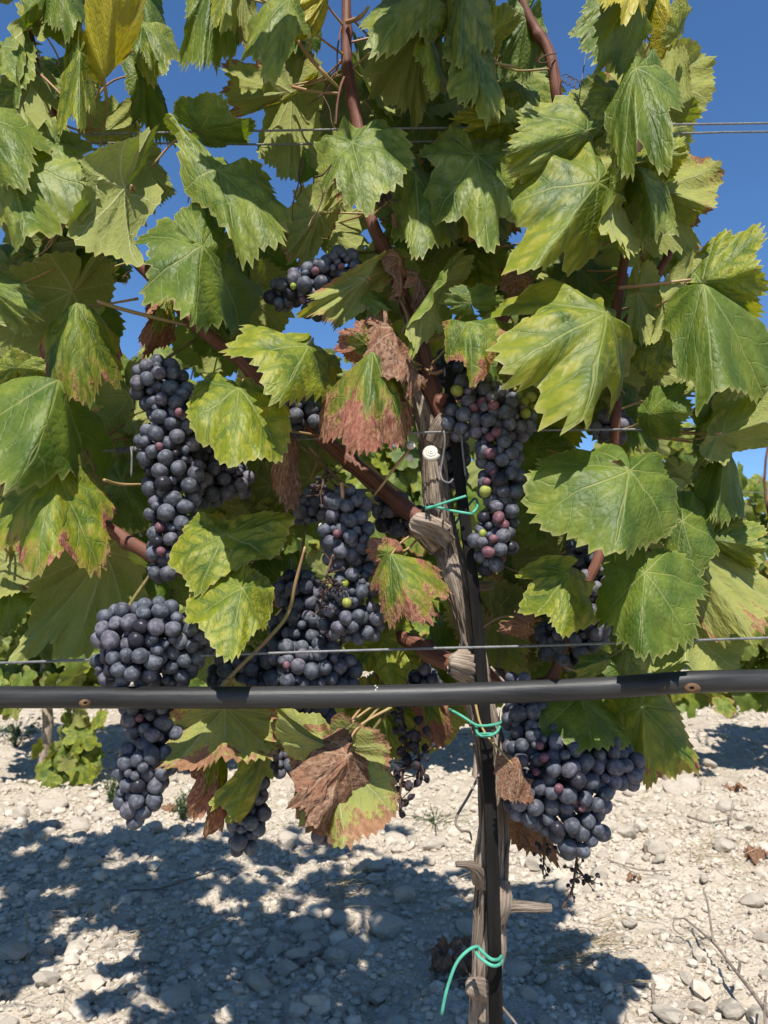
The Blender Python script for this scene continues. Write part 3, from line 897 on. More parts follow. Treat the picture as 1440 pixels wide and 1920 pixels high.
FILL = [  # x0 y0 x1 y1 count depth-range
    (690, 120, 970, 330, 15, -9, 0), (740, 330, 980, 520, 10, -9, 1), (560, 190, 640, 330, 2, -8, -4), (1140, 150, 1260, 480, 9, -10, 0),
    (960, 500, 1180, 680, 5, -10, -2), (980, 640, 1020, 1000, 5, -10, -2), (1090, 640, 1240, 800, 4, -8, -2), (1000, 1010, 1180, 1230, 6, -10, -3), (0, 140, 110, 240, 4, -6, 0),
    (60, 380, 210, 520, 6, -8, 2), (0, 480, 180, 640, 5, -8, -1), (190, 740, 270, 960, 6, -9, -2), (380, 620, 470, 720, 1, -6, -3), (500, 760, 600, 830, 4, -10, -6), (420, 860, 540, 1000, 6, -10, -4),
    (380, 1090, 560, 1260, 6, -12, -7), (0, 1060, 60, 1140, 2, -6, -2), (230, 1070, 340, 1130, 2, -8, -5), (560, 890, 640, 990, 2, -12, -8), (900, 1040, 1010, 1200, 6, -12, -4), (1250, 1040, 1330, 1150, 4, -8, -2),
    (1200, 640, 1290, 720, 2, -8, -3), (1040, 1230, 1180, 1270, 2, -8, -3), (650, 1310, 830, 1350, 4, -9, -5), (430, 1330, 560, 1380, 2, -8, -4), (760, 600, 850, 690, 1, -9, -6), (440, 450, 480, 590, 2, -4, 0), (830, 1190, 960, 1290, 3, -10, -5)]
for (x0, y0, x1, y1, n, d0, d1) in FILL:
    for k in range(n):
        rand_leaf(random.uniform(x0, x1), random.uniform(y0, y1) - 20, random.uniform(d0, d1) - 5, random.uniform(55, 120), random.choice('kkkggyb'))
        if k % 2 == 0: rand_leaf(random.uniform(x0, x1), random.uniform(y0, y1) - 20, random.uniform(d0, d1) - 13, random.uniform(95, 130), 'k')  # deep leaves all take k, the green darkened for shade

# simple leaves for masses: one folded lobed blade each
def bulk_leaves(n, fn, size, tones, nt=14):
    parts = []
    rg = np.random.default_rng(n * 7 + int(size * 1000))
    for k in range(n):
        c = fn(rg)
        a = rg.normal(-math.pi / 2, .8); el = rg.normal(-.1, .55)
        s = size * rg.uniform(.7, 1.25)
        yaw = rg.normal(0, 1.0)
        V = Vector((math.cos(a) * .8, -abs(rg.normal(.25, .3)), math.sin(a))).normalized() * s
        V.rotate(Quaternion((0, 0, 1), yaw))
        U = V.cross(Vector((math.sin(-yaw) * 1.0, 1, rg.normal(.35, .4)))).normalized() * s * .85
        nn = U.cross(V).normalized()
        q = rg.uniform(-.05, .45) * s
        J = Vector(c)
        co, f, uv, E, sd = leaf_arrays(J, J + V, J + V * .15 - U * .8 + nn * q, J + V * .15 + U * .8 + nn * q, bool(nn.z < 0) ^ (nn.dot(CAM - J) < 0), .4, .06, .1, 0, seed=int(rg.integers(1e9)), nt=nt, rings=np.array([.5, 1.0]))
        td = dict(TONES[tones[int(rg.integers(len(tones)))]])
        parts.append((co + np.array(c), f, uv, E, sd, td))
    return leaf_mesh('foliage', parts)

# ------------------------------------------------------------------ grape bunches
def sphere_mesh(name, lev, mat, sq=1.0):
    bm = bmesh.new(); bmesh.ops.create_icosphere(bm, subdivisions=lev, radius=1.0)
    for v in bm.verts: v.co.z *= sq
    me = bpy.data.meshes.new(name); bm.to_mesh(me); bm.free()
    me.polygons.foreach_set('use_smooth', [True] * len(me.polygons)); me.materials.append(mat)
    return me
def unit_arrays(lev):
    bm = bmesh.new(); bmesh.ops.create_icosphere(bm, subdivisions=lev, radius=1.0)
    bm.verts.ensure_lookup_table()
    v = np.array([p.co[:] for p in bm.verts]); f = np.array([[q.index for q in fc.verts] for fc in bm.faces]); bm.free()
    return v, f
# the berry mesh is modelled at real size (radius 1 cm) and scaled a little per berry, so its bloom pattern has one scale
def berry(mat):
    v, f = unit_arrays(3)
    v = v * np.array([.0100, .0100, .0106]); v[:, 2] += 0.0006 * (1 - (v[:, 0] ** 2 + v[:, 1] ** 2) / 1e-4)
    me = mesh_fast('grape', v, f); me.materials.append(mat); return me
GM = {'n': berry(M['grape']), 'p': berry(M['grape_pink']), 'g': berry(M['grape_green'])}
US_V, US_F = unit_arrays(3)

BUNCH = []   # label, priority, [(x,y,d,r)...], base berry px radius, special list [(x,y,kind)], stem from
def bunch(label, pr, blobs, gr=15.5, special=(), mix='n', depth=.95): BUNCH.append((label, pr, blobs, gr * 0.90, special, mix, depth))
bunch('long bunch of dark blue grapes at left', 1.0, [(300, 722, 5, 54), (330, 770, 5, 56), (318, 840, 5, 62), (330, 905, 5, 60), (325, 965, 5, 52), (315, 1020, 5, 42), (303, 1068, 5, 30)], 15.5, [(336, 773, 'p'), (300, 988, 'p'), (302, 1034, 'p'), (298, 837, 'p')])
bunch('shaded shoulder of dark grapes behind leaf', .35, [(410, 870, 0, 50), (440, 900, 0, 38), (385, 910, 0, 45)], 15.5)
bunch('wide bunch of dark grapes resting on black pipe', 1.0, [(235, 1190, 10, 60), (290, 1180, 10, 60), (255, 1228, 10.5, 60), (300, 1225, 8, 60), (345, 1205, 8, 56), (330, 1245, 8, 44), (215, 1245, 9, 42)], 16, [(270, 1237, 'p')])
bunch('bunch of dark grapes hanging below the pipe at left', 1.0, [(290, 1330, 5, 62), (300, 1385, 6, 54), (272, 1435, 7, 56), (262, 1490, 7, 46), (258, 1525, 7, 28)], 16, [(265, 1392, 'p'), (262, 1346, 'p')])
bunch('bunch of dusty blue grapes at centre', 1.0, [(650, 955, 6, 46), (650, 1000, 6, 52), (640, 1040, 4, 34), (690, 1050, 5, 34), (665, 1105, 6, 44), (650, 1150, 6, 58), (680, 1165, 6, 42)], 15, [(617, 1190, 'p'), (690, 965, 'g'), (632, 1000, 'p'), (645, 1095, 'g'), (650, 1130, 'g')])
bunch('shaded grapes left of the centre bunch', .45, [(560, 1110, 0, 46), (580, 1170, 0, 52), (550, 1190, -2, 50), (600, 940, -2, 36), (575, 960, -2, 30)], 15)
bunch('row of dark grapes above the black pipe', .75, [(430, 1262, 2, 42), (490, 1262, 2, 46), (545, 1250, 3, 52), (600, 1245, 3, 50), (640, 1262, 2, 40), (590, 1300, 0, 46)], 15.5, [(537, 1248, 'p')])
bunch('few dark grapes under the pipe', .6, [(600, 1345, 0, 34), (540, 1345, 0, 26), (620, 1365, 0, 22)], 15)
bunch('small dark bunch hanging low behind leaves', .9, [(470, 1480, 2, 36), (468, 1530, 2, 40), (455, 1575, 2, 30)], 15.5)
bunch('tip of dark bunch below withered leaf', .9, [(600, 1525, 3, 34), (610, 1560, 3, 28), (528, 1430, 0, 26)], 15.5)
bunch('small bunch of grapes high on the vine', 1.0, [(640, 505, 4, 40), (605, 525, 4, 42), (570, 540, 4, 40), (530, 555, 3, 34), (590, 565, 3, 36)], 14.5, [(592, 508, 'p'), (568, 563, 'p'), (640, 500, 'p'), (584, 569, 'p'), (550, 536, 'g')])
bunch('ripening bunch with dark, pink and yellow-green grapes', 1.0, [(890, 735, 6, 40), (870, 790, 6, 40), (925, 775, 6, 56), (965, 790, 5, 42), (935, 850, 6, 46), (940, 910, 6, 46), (935, 965, 6, 40), (925, 1020, 6, 46), (920, 1060, 6, 24)], 14.5,
      [(858, 732, 'g'), (882, 708, 'g'), (886, 722, 'p'), (905, 756, 'p'), (890, 765, 'p'), (925, 760, 'p'), (862, 762, 'g'), (945, 690, 'g'), (945, 685, 'p'), (960, 715, 'g'), (975, 720, 'g'), (982, 755, 'g'), (995, 745, 'g'), (1000, 765, 'g'), (985, 775, 'g'), (970, 740, 'g'),
       (920, 820, 'p'), (930, 810, 'p'), (918, 850, 'p'), (925, 886, 'p'), (912, 905, 'p'), (910, 920, 'g'), (935, 970, 'p'), (945, 985, 'p'), (925, 1010, 'p'), (915, 1035, 'p'), (940, 1045, 'p'), (905, 1000, 'g')])
bunch('shaded grapes behind the black stake', .4, [(850, 690, -2, 40), (845, 850, 0, 36), (850, 890, 0, 30), (800, 690, -3, 26)], 14.5)
bunch('big bunch of dark grapes beside the lower trunk', 1.0, [(970, 1290, 3, 32), (985, 1345, 3, 44), (1010, 1410, 4, 64), (1050, 1440, 5, 68), (1000, 1490, 4, 58), (1090, 1480, 4, 60), (1120, 1430, 3, 56), (1165, 1440, 2, 44), (1060, 1520, 4, 60), (1075, 1565, 4, 42), (1110, 1545, 4, 34)], 15.5,
      [(1012, 1398, 'p'), (1005, 1447, 'p'), (1048, 1478, 'p'), (1075, 1500, 'p'), (1090, 1515, 'p'), (1020, 1420, 'p')])
bunch('dark grapes deep in shade under right leaves', .5, [(1110, 1080, -2, 48), (1120, 1140, -2, 40), (1110, 1185, -1, 34), (1060, 1200, -3, 56), (1090, 1050, -4, 40)], 15)
bunch('pair of dark grapes above the middle wire', .5, [(1150, 800, -2, 34), (1130, 805, -2, 26)], 15)
bunch('grapes in deep shade behind scorched leaf', .45, [(560, 780, -3, 40), (600, 790, -3, 30), (740, 965, -3, 42), (770, 975, -3, 34), (720, 950, -3, 30)], 15)
bunch('grapes in deep shade below the side spur', .35, [(800, 1275, -3, 30), (770, 1280, -3, 24), (820, 1290, -3, 20)], 14)
bunch('tiny dark bunch seen between right leaves', .3, [(1232, 1060, -4, 24)], 12)

cand = []
for bi, (label, pr, blobs, gr, special, mixk, depth) in enumerate(BUNCH):
    rg = np.random.default_rng(500 + bi)
    cs = [P(x, y, d) for (x, y, d, r) in blobs]
    rs = [r * mpp(c) for (x, y, d, r), c in zip(blobs, cs)]
    g0 = gr * mpp(cs[0])
    acc = []
    sp_pts = []
    for (x, y, k) in special:
        c = min(zip(cs, rs), key=lambda q: (q[0] - P(x, y, 5)).length)
        r0 = (P(x, y, 5)); z = max(0.0, (c[1] - g0 * .45) ** 2 - ((r0 - c[0]).x ** 2 + (r0 - c[0]).z ** 2)) ** .5
        pt = P(x, y, (CAM_D - (c[0].y + CAM_D) + z) * 100)
        acc.append((pt, g0 * (rg.uniform(.55, .88) if len(special) > 10 else rg.uniform(.45, .7)), k, 1.0))
    for lay, shrink, tries in ((0, .72, 2200), (1, .72, 2600), (2, 1.9, 1200), (3, 3.2, 700)):
        for t in range(tries):
            i = int(rg.integers(len(cs)))
            n = Vector(rg.normal(size=3)); n.normalize()
            if lay == 0 and n.y > -.2: continue
            rr = rs[i] - g0 * shrink
            if rr < 0: rr = 0.0
            p = cs[i] + Vector((n.x, n.y * depth, n.z)) * rr
            if any((p - c).length < q - g0 * (shrink + .25) for c, q in zip(cs, rs)): continue
            s = g0 * min(1.12, max(.6, rg.normal(1.0, .08))) if rg.random() > .05 else g0 * rg.uniform(.45, .65)
            md = .80
            if all((p - a[0]).length > (s + a[1]) * md for a in acc):
                acc.append((p, s, 'n', -n.y if lay < 2 else -.9))
    # light relaxation
    pos = np.array([a[0] for a in acc]); sz = np.array([a[1] for a in acc])
    for it in range(6):
        D = pos[:, None] - pos[None]; L_ = np.linalg.norm(D, axis=2) + np.eye(len(pos))
        ov = np.clip((sz[:, None] + sz[None]) * .86 - L_, 0, None) * (1 - np.eye(len(pos)))
        pos = pos + (D / L_[..., None] * ov[..., None] * .25).sum(1)
    for k, a in enumerate(acc):
        cand.append((bi, Vector(pos[k]), a[1], a[2], pr * (a[3] + 1.0 + (2 if a[2] != 'n' else 0))))
keep = set(sorted(range(len(cand)), key=lambda i: -cand[i][4])[:300])
GRAPES = len(cand)
bobjs = []
for bi, b in enumerate(BUNCH):
    x, y, d, r = b[2][0]
    top = P(x, y - r * .7, d - 1)
    mem = [i for i in range(len(cand)) if cand[i][0] == bi]
    bl = b[2]
    pts = [top] + [P(q[0], q[1], q[2] - 1) for q in bl[::2]]
    mb = MB().tube([top + (min(CANE_PTS, key=lambda c: (c - top).length) - top) * .8] + pts if len(pts) > 1 else [top, top + Vector((0, .01, -.02))], .0019, 24, 6)
    o = mb.build('grape_bunch', M['stem'], None, True, tuple(top))
    under_vine(o, top); o['label'] = b[0]
    bobjs.append((o, top))
    vs, fs, n = [], [], 0
    for i in mem:
        _, p, s, k, _sc = cand[i]
        eul = (random.uniform(0, 6.28), random.uniform(0, 6.28), random.uniform(0, 6.28))
        if i in keep:
            g = bpy.data.objects.new('grape', GM[k]); COL.objects.link(g)
            g.parent = o; g.location = p - top; g.rotation_euler = eul
            e = s / .01; g.scale = (e * random.uniform(.94, 1.04), e * random.uniform(.94, 1.04), e * random.uniform(.98, 1.12))
        else:
            vs.append(US_V * s + np.array(p - top)); fs.append(US_F + n); n += len(US_V)
    if vs:
        q = obj('inner_grapes', mesh_fast('inner_grapes', np.vstack(vs), np.vstack(fs)), M['grape'])
        q.parent = o; tag(q, None, None, None, 'stuff')

# dried berries and bare stalks
def dried(label, paths, nb, rb, spread=.008):
    q = [[P(*p) for p in pth] for pth in paths]
    mb = MB()
    for c in q: mb.tube(c, [.0014] * (len(c) - 1) + [.0007], 16, 5)
    rg = np.random.default_rng(len(label))
    dv, df, n = [], [], 0
    bv, bf = rock_verts(2, 77)
    for k in range(nb):
        c = q[k % len(q)]; i = int(rg.integers(len(c) - 1)); t = rg.random()
        p = c[i].lerp(c[i + 1], t); e = p + Vector(rg.normal(size=3) * spread)
        mb.tube([p, e], [.0006, .0005], 3, 4)
        s = rb * rg.uniform(.6, 1.2) * np.array([1, rg.uniform(.6, 1), rg.uniform(.9, 1.4)])
        dv.append((bv * s) @ np.array(Matrix.Rotation(rg.uniform(0, 6), 3, 'X') @ Matrix.Rotation(rg.uniform(0, 6), 3, 'Z')).T + np.array(e)); df.append(bf + n); n += len(bv)
    o = mb.build('dried_bunch', M['tendril'], None, True, tuple(q[0][0])); under_vine(o, q[0][0]); o['label'] = label
    m = obj('dried_berries', mesh_fast('dried_berries', np.vstack(dv) - np.array(q[0][0]), np.vstack(df)), M['raisin']); m.parent = o
    tag(m, None, None, None, 'stuff')
dried('shrivelled bunch of raisin-like berries', [[(755, 1330, 0), (760, 1400, 1), (752, 1470, 1), (748, 1520, 1)], [(758, 1370, 1), (782, 1400, 2), (790, 1440, 2)]], 60, .0062, .011)
dried('bare dried bunch tip with tiny berries', [[(1085, 1580, 2), (1080, 1620, 2), (1072, 1670, 2), (1052, 1705, 2)], [(1080, 1625, 2), (1100, 1650, 2), (1112, 1655, 2)]], 34, .0030, .006)
dried('short dried stalk under big bunch', [[(1020, 1560, 2), (1020, 1600, 2), (1018, 1640, 2)]], 16, .0032, .006)
dried('dried flower stalk in centre bunch', [[(625, 1040, 8), (612, 1080, 9), (605, 1120, 9), (600, 1140, 9)], [(612, 1080, 9), (635, 1110, 9)]], 46, .0030, .006)
dried('dried stalk above centre bunch', [[(610, 880, 6), (605, 910, 7), (600, 930, 7)]], 22, .0034, .007)
dried('crumpled dark red dried tuft by heart-shaped leaf', [[(720, 335, 10), (722, 365, 10), (715, 392, 10)]], 30, .0050, .007)

# tendrils, stalks and extra petioles
def strand(pts, r, mat, name='tendril', parent=True, n=30):
    q = [P(*p) for p in pts]
    mb = MB().tube(q, [r] * (len(q) - 1) + [r * .6], n, 6)
    o = mb.build(name, M[mat], None, True, tuple(q[0]))
    if parent: under_vine(o, q[0])
    return o
def coil(x0, y0, x1, y1, turns, rad, d=1.0):
    out = []
    for k in range(turns * 10 + 1):
        t = k / (turns * 10.0); a = k * 2 * math.pi / 10
        out.append((x0 + (x1 - x0) * t + rad * math.cos(a), y0 + (y1 - y0) * t + rad * math.sin(a) * 1.3, d + .5 * math.sin(a * 1.0)))
    return out
strand(coil(1055, 145, 1088, 162, 4, 7), .0005, 'tendril', n=120)
strand([(200, 503, 1), (212, 515, 1), (218, 528, 1), (230, 518, 1), (240, 520, 1), (236, 532, 1), (228, 528, 1), (238, 512, 1), (250, 508, 1)], .0006, 'tendril', n=60)
strand([(1043, 100, 1), (1020, 105, 2), (1010, 116, 2), (1022, 118, 2), (1040, 108, 1)], .0008, 'tendril')
strand([(720, 332, 10), (690, 305, 10.5), (662, 281, 10.2)], .0017, 'cane')
strand([(722, 335, 10), (690, 318, 11), (650, 296, 11), (625, 305, 11), (605, 328, 11), (590, 332, 10), (588, 345, 9)], .0009, 'tendril')
strand([(600, 345, 8), (605, 365, 8), (598, 390, 8), (585, 410, 7), (578, 425, 7)], .0007, 'petiole')
strand([(570, 300, 3), (562, 335, 3), (550, 380, 3), (548, 415, 3)], .0007, 'tendril')
strand([(564, 295, 2), (560, 330, 3), (565, 355, 3), (556, 372, 3)], .0010, 'tendril')
strand([(735, 400, 8), (745, 430, 7), (770, 460, 5)], .0020, 'cane')
strand([(557, 72, 4), (575, 100, 4), (605, 135, 4), (635, 165, 2)], .0026, 'petiole', 'petiole')
strand([(548, 163, -2), (590, 172, 0), (635, 175, 1)], .0022, 'petiole', 'petiole')
strand([(575, 40, 4), (580, 70, 4), (579, 98, 4)], .0014, 'petiole', 'petiole')
strand([(650, 42, 1), (675, 32, 3), (692, 12, 4)], .0026, 'petiole', 'petiole')
strand([(640, 50, 1), (633, 90, 2), (632, 125, 2)], .0010, 'cane')
strand([(645, 145, 2), (638, 165, 3), (632, 200, 3), (630, 235, 3)], .0016, 'cane')
strand([(640, 130, 2), (625, 140, 3), (612, 165, 3), (600, 180, 3), (575, 198, 3)], .0008, 'tendril')
strand([(606, 180, 3), (618, 205, 3), (622, 230, 3), (630, 245, 3)], .0008, 'tendril')
strand([(182, 565, 8), (230, 580, 6), (300, 598, 4), (350, 610, 3)], .0022, 'petiole', 'petiole')
strand([(195, 900, 9), (225, 908, 6), (268, 908, 4)], .0017, 'petiole', 'petiole')
strand([(1160, 540, 1), (1220, 534, 3), (1297, 524, 4)], .0023, 'petiole', 'petiole')
strand([(1275, 812, 3), (1320, 812, 5), (1352, 811, 8)], .0019, 'petiole', 'petiole')
strand([(193, 140, 9), (200, 190, 6), (195, 235, 2), (185, 290, 0)], .0019, 'petiole', 'petiole')
strand([(200, 126, 8), (225, 110, 7), (250, 95, 3)], .0017, 'petiole', 'petiole')
strand([(70, 135, 3), (92, 155, 4), (115, 178, 5)], .0017, 'petiole', 'petiole')
strand([(247, 347, 8), (262, 375, 5), (274, 425, 2)], .0018, 'petiole', 'petiole')
strand([(370, 325, 2), (360, 350, 3), (352, 380, 4)], .0012, 'petiole', 'petiole')
strand([(415, 1288, 10), (450, 1250, 8), (505, 1195, 5), (540, 1150, 4), (555, 1090, 5), (572, 1025, 6)], .0021, 'petiole', 'petiole')
strand([(622, 1396, 9), (650, 1362, 6), (678, 1326, 2)], .0019, 'petiole', 'petiole')
strand([(640, 905, 8), (642, 930, 8), (640, 950, 7)], .0021, 'petiole', 'stalk')
strand([(640, 905, 8), (680, 930, 6), (710, 945, 5)], .0022, 'stem', 'stalk')
strand([(690, 870, 4), (735, 910, 3), (760, 925, 2)], .0017, 'stem', 'stalk')
strand([(535, 812, 2), (580, 850, 2), (640, 905, 4), (680, 950, 3)], .0022, 'stem', 'stalk')
strand([(770, 840, 5), (745, 870, 6), (720, 905, 6), (697, 934, 5)], .0014, 'petiole', 'stalk')
strand([(840, 690, 3), (815, 700, 3), (795, 690, 3)], .0024, 'petiole', 'stalk')
strand([(750, 560, 3), (765, 600, 4), (752, 625, 4)], .0020, 'petiole', 'stalk')
strand([(745, 515, 1), (780, 522, 2), (808, 528, 3)], .0014, 'petiole', 'stalk')
strand([(0, 805, 3), (15, 804, 3), (28, 802, 3)], .0016, 'cane')
strand([(905, 1440, 3), (880, 1490, 4), (855, 1535, 5), (862, 1555, 6), (880, 1560, 5), (884, 1575, 4)], .0014, 'twig', 'aerial_root')
strand([(925, 1870, 3), (960, 1910, 5), (990, 1950, 6)], .0014, 'twig', 'aerial_root')
strand([(920, 1250, 2), (950, 1285, 3), (965, 1310, 3)], .0014, 'twig', 'aerial_root')
wood('shoot_thorn', [(815, 742, 2, 12), (828, 755, 3, 10), (838, 740, 4, 4)], 'cane', 14, 10, .05, 1, reg=False)

# foliage of the vine above the frame: tall on the left, thin on the right
def up_fn(rg):
    x = rg.uniform(-.85, .10)
    top = 2.35 if x < .05 else 1.85
    y = rg.normal(-.02, .09); z0 = .70 + (y + .83) * .894 + .09
    return np.array([x, y, z0 + rg.random() * max(.15, top - z0)])
def front_fn(rg): return np.array([rg.uniform(.03, .13), rg.uniform(-.30, -.16), rg.uniform(1.42, 1.75)])  # unseen leaves added forward of the vine to shade its top centre
fo = obj('added_shade_foliage', bulk_leaves(24, front_fn, .078, 'ggyk', 30)); under_vine(fo, (0, 0, 0)); tag(fo, None, None, None, 'stuff')
fo = obj('upper_foliage', bulk_leaves(100, up_fn, .078, 'ggypk', 30)); under_vine(fo, (0, 0, 0)); tag(fo, None, None, None, 'stuff')

# ------------------------------------------------------------------ trellis: wires, pipe, stake, ties
def thing_strand(name, label, cat, pts, r, mat, n=60, sides=8, group=None, smoothed=True):
    q = [P(*p) for p in pts]
    o = MB().tube(q, r, n, sides).build(name, M[mat], None, True, tuple(q[0]))
    return tag(o, label, cat, group)
thing_strand('trellis_wire', 'upper of the two grey trellis wires crossing the top leaves', 'wire', [(-900, 266, 2), (-100, 256, 2), (620, 243, 2), (960, 238, 2), (1440, 231, 2), (2300, 218, 2)], .00125, 'wire')
thing_strand('trellis_wire', 'lower of the two grey trellis wires crossing the top leaves', 'wire', [(-900, 276, -2), (100, 268, -2), (600, 270, -1), (1290, 250, -2), (1440, 247, -2), (2300, 238, -2)], .00125, 'wire')
thing_strand('trellis_wire', 'middle grey trellis wire running behind the trunk at the snail', 'wire', [(-900, 865, 1), (200, 845, 1), (560, 824, 3), (830, 810, 5.5), (1360, 803, 4), (2300, 790, 2)], .00125, 'wire')
thing_strand('trellis_wire', 'lowest grey trellis wire just above the black irrigation pipe', 'wire', [(-900, 1268, 7), (0, 1243, 8), (500, 1225, 10), (800, 1216, 9), (1000, 1211, 8), (1440, 1196, 8), (2300, 1170, 6)], .0013, 'wire')
# irrigation pipe
pp = [P(*p) for p in [(-1100, 1305, 12), (-300, 1306, 12), (0, 1307, 12), (400, 1308, 12), (720, 1305, 12), (950, 1298, 12), (1130, 1290, 12), (1290, 1279, 13), (1440, 1276, 13), (1900, 1272, 13), (2600, 1268, 12)]]
pr_ = .0102
pipe = MB().tube(pp, [pr_] * len(pp), 160, 28).build('irrigation_pipe', M['pipe'], None, True, tuple(pp[0]))
tag(pipe, 'black plastic drip irrigation pipe running across in front of the vine', 'pipe')
def emitter(x, y, d, s):
    c = P(x, y, d)
    n = (CAM - c).normalized()
    qd = n.to_track_quat('Z', 'Y').to_matrix()
    pts = []
    rings = [(0.0, .0022), (s * .35, .0021), (s * .8, .0012), (s, 0.0)]
    def ringmesh(rr):
        v, f = [], []; k = 20
        for (r, z) in rr:
            for j in range(k):
                a = j * 2 * math.pi / k
                v.append(c + qd @ Vector((r * math.cos(a) * 1.25, r * math.sin(a) * .8, z)))
        for i in range(len(rr) - 1):
            for j in range(k):
                f.append((i * k + j, i * k + (j + 1) % k, (i + 1) * k + (j + 1) % k, (i + 1) * k + j))
        return np.array([tuple(p) for p in v]), f
    o = MB().add(*ringmesh([(s * .3, .0030), (s * .55, .0032), (s * .9, .0016), (s, -.0012)])).build('emitter', M['emitter'], None, True)
    o.parent = pipe; o.location = -Vector(pp[0])
    h = MB().add(*ringmesh([(s * .0001, .0022), (s * .30, .0024)])).build('outlet_hole', M['hole'], None, True)
    h.parent = o
emitter(160, 1318, 13.05, .0045)
emitter(1297, 1290, 14.0, .0060)
wm = MB()
for k in range(0, 6, 2):
    a = math.pi * (.62 + .06 * k)
    c = P(706, 1305, 12)
    wm.box((c.x + random.uniform(-.0012, .0012), c.y + math.sin(-abs(a)) * 0 - math.cos(a - math.pi) * 0 + (-pr_ * 1.0) * math.sin(.35 + k * .13), c.z + pr_ * 1.01 * math.cos(.35 + k * .13)), (.0007, .0004, .0007))
o = wm.build('chalk_mark', M['shell'], None, False); o.parent = pipe; o.location = -Vector(pp[0])
# stake
sk = [P(*p) for p in [(838, 690, 3), (862, 900, 4.2), (893, 1150, 4.6), (917, 1480, 5.0), (925, 1700, 5.2), (930, 1930, 5.4), (936, 2430, 5.0)]]
o = MB().tube(sk, [.0072, .0075, .008, .0084, .0086, .0086, .0086], 40, 4, None, True).build('vine_stake', M['stake'], None, False, tuple(sk[-1]))
tag(o, 'thin black square stake standing against the vine trunk', 'stake')
# green ties
def tie(label, paths, r=.0014):
    t = MB()
    for p in paths: t.tube([P(*q) for q in p], r, 40, 8)
    o = t.build('plant_tie', M['tie'], None, True, tuple(P(*paths[0][0])))
    return tag(o, label, 'plant tie')
tie('green plastic tie knotted round trunk and stake at mid height', [[(874, 930, 7), (842, 940, 7), (806, 952, 6.5), (800, 954, 5.5), (812, 950, 6), (850, 958, 6.6), (886, 964, 7)], [(886, 962, 7), (895, 950, 6), (890, 935, 3), (868, 960, 0), (850, 985, 0), (845, 960, 1)], [(806, 952, 6.0), (795, 950, 1), (820, 945, -2)]])
tie('green plastic tie round trunk and stake just below the pipe', [[(843, 1330, 4), (865, 1342, 6), (890, 1358, 7), (905, 1361, 7.3), (925, 1359, 7.3), (937, 1356, 6), (940, 1352, 2)], [(892, 1362, 6.5), (895, 1374, 7.2), (905, 1380, 7.6), (920, 1379, 7.6), (932, 1372, 7.2), (937, 1362, 6.5)], [(893, 1378, 6.5), (905, 1376, 7.6), (922, 1376, 7.4)]])
tie('green plastic tie with loose curved tail near the trunk base', [[(828, 1902, 8), (838, 1855, 8), (855, 1808, 8), (875, 1784, 8), (894, 1775, 7.5), (903, 1783, 8), (920, 1798, 8.2), (934, 1799, 7.5), (941, 1792, 6)], [(894, 1776, 7), (894, 1788, 7.5), (908, 1802, 8.2), (925, 1811, 8.2), (938, 1807, 7.5), (942, 1795, 5.5)]], .0016)
# small wire fittings
thing_strand('wire_hook', 'bent wire hook hanging on the middle wire beside the stake', 'hook', [(832, 808, 6.5), (834, 830, 6.5), (830, 860, 6), (826, 885, 6), (830, 900, 6.3), (842, 905, 6.3), (850, 898, 6.3)], .0011, 'wire')
thing_strand('wire_prong', 'short straight wire prong hanging right of the stake', 'wire', [(865, 812, 7), (868, 850, 7), (873, 892, 7)], .0010, 'wire')
t = MB()
def wx(t_): return P(216 + 44 * t_, 845 - 3 * t_, 1.2)
t.tube([wx(i / 40.0) + Vector((0, math.cos(i * 1.5) * .003, math.sin(i * 1.5) * .003)) for i in range(41)], .0009, 160, 6)
t.tube([P(245, 838, 2), P(247, 855, 2.5), P(246, 895, 2.5)], .0012, 12, 6)
t.tube([P(255, 842, 2), P(264, 840, 2), P(268, 855, 2), P(262, 870, 2)], .0009, 14, 6)
tag(t.build('twisted_wire_tie', M['wire'], None, True, tuple(P(240, 845, 1.2))), 'grey wire twisted round the middle wire beside the left bunch', 'wire tie')
thing_strand('hanging_string', 'thin grey string hanging from the upper right shoots', 'string', [(1118, -60, 1), (1104, 60, 1), (1094, 130, 1), (1084, 195, 1)], .0007, 'wire')

# snails
def snail(name, label, px, py, d, size, axis, cat='snail'):
    c = P(px, py, d)
    ax = Vector(axis).normalized(); q = ax.to_track_quat('Z', 'Y')
    pts, rad = [], []
    turns = 3.6
    for k in range(90):
        u = k / 89.0; a = u * turns * 2 * math.pi
        R_ = size * (.03 + .70 * u ** 1.35)
        z = size * (.52 - .62 * u ** 1.2)
        pts.append(c + q @ Vector((R_ * math.cos(a + 2.2), R_ * math.sin(a + 2.2), z))); rad.append(size * (.06 + .27 * u ** 1.2))
    o = MB().tube(pts, rad, 220, 16).build(name, M['shell'], None, True, tuple(c))
    return tag(o, label, cat)
snail('snail_shell', 'round white snail shell stuck on the trunk below the middle wire', 808, 849, 6.2, .0100, (-.15, -1, .35))
snail('snail_shell', 'tiny upper snail shell on the thin dry stalk left of trunk', 771, 834, 6, .0058, (-.4, -.8, .5))
snail('snail_shell', 'tiny lower snail shell beneath the thin dry stalk left of trunk', 768, 858, 5, .0048, (.3, -1, -.2))
snail('snail_shell', 'small pale snail shell hidden in grapes above centre bunch', 602, 985, 6, .0030, (0, -1, .2))

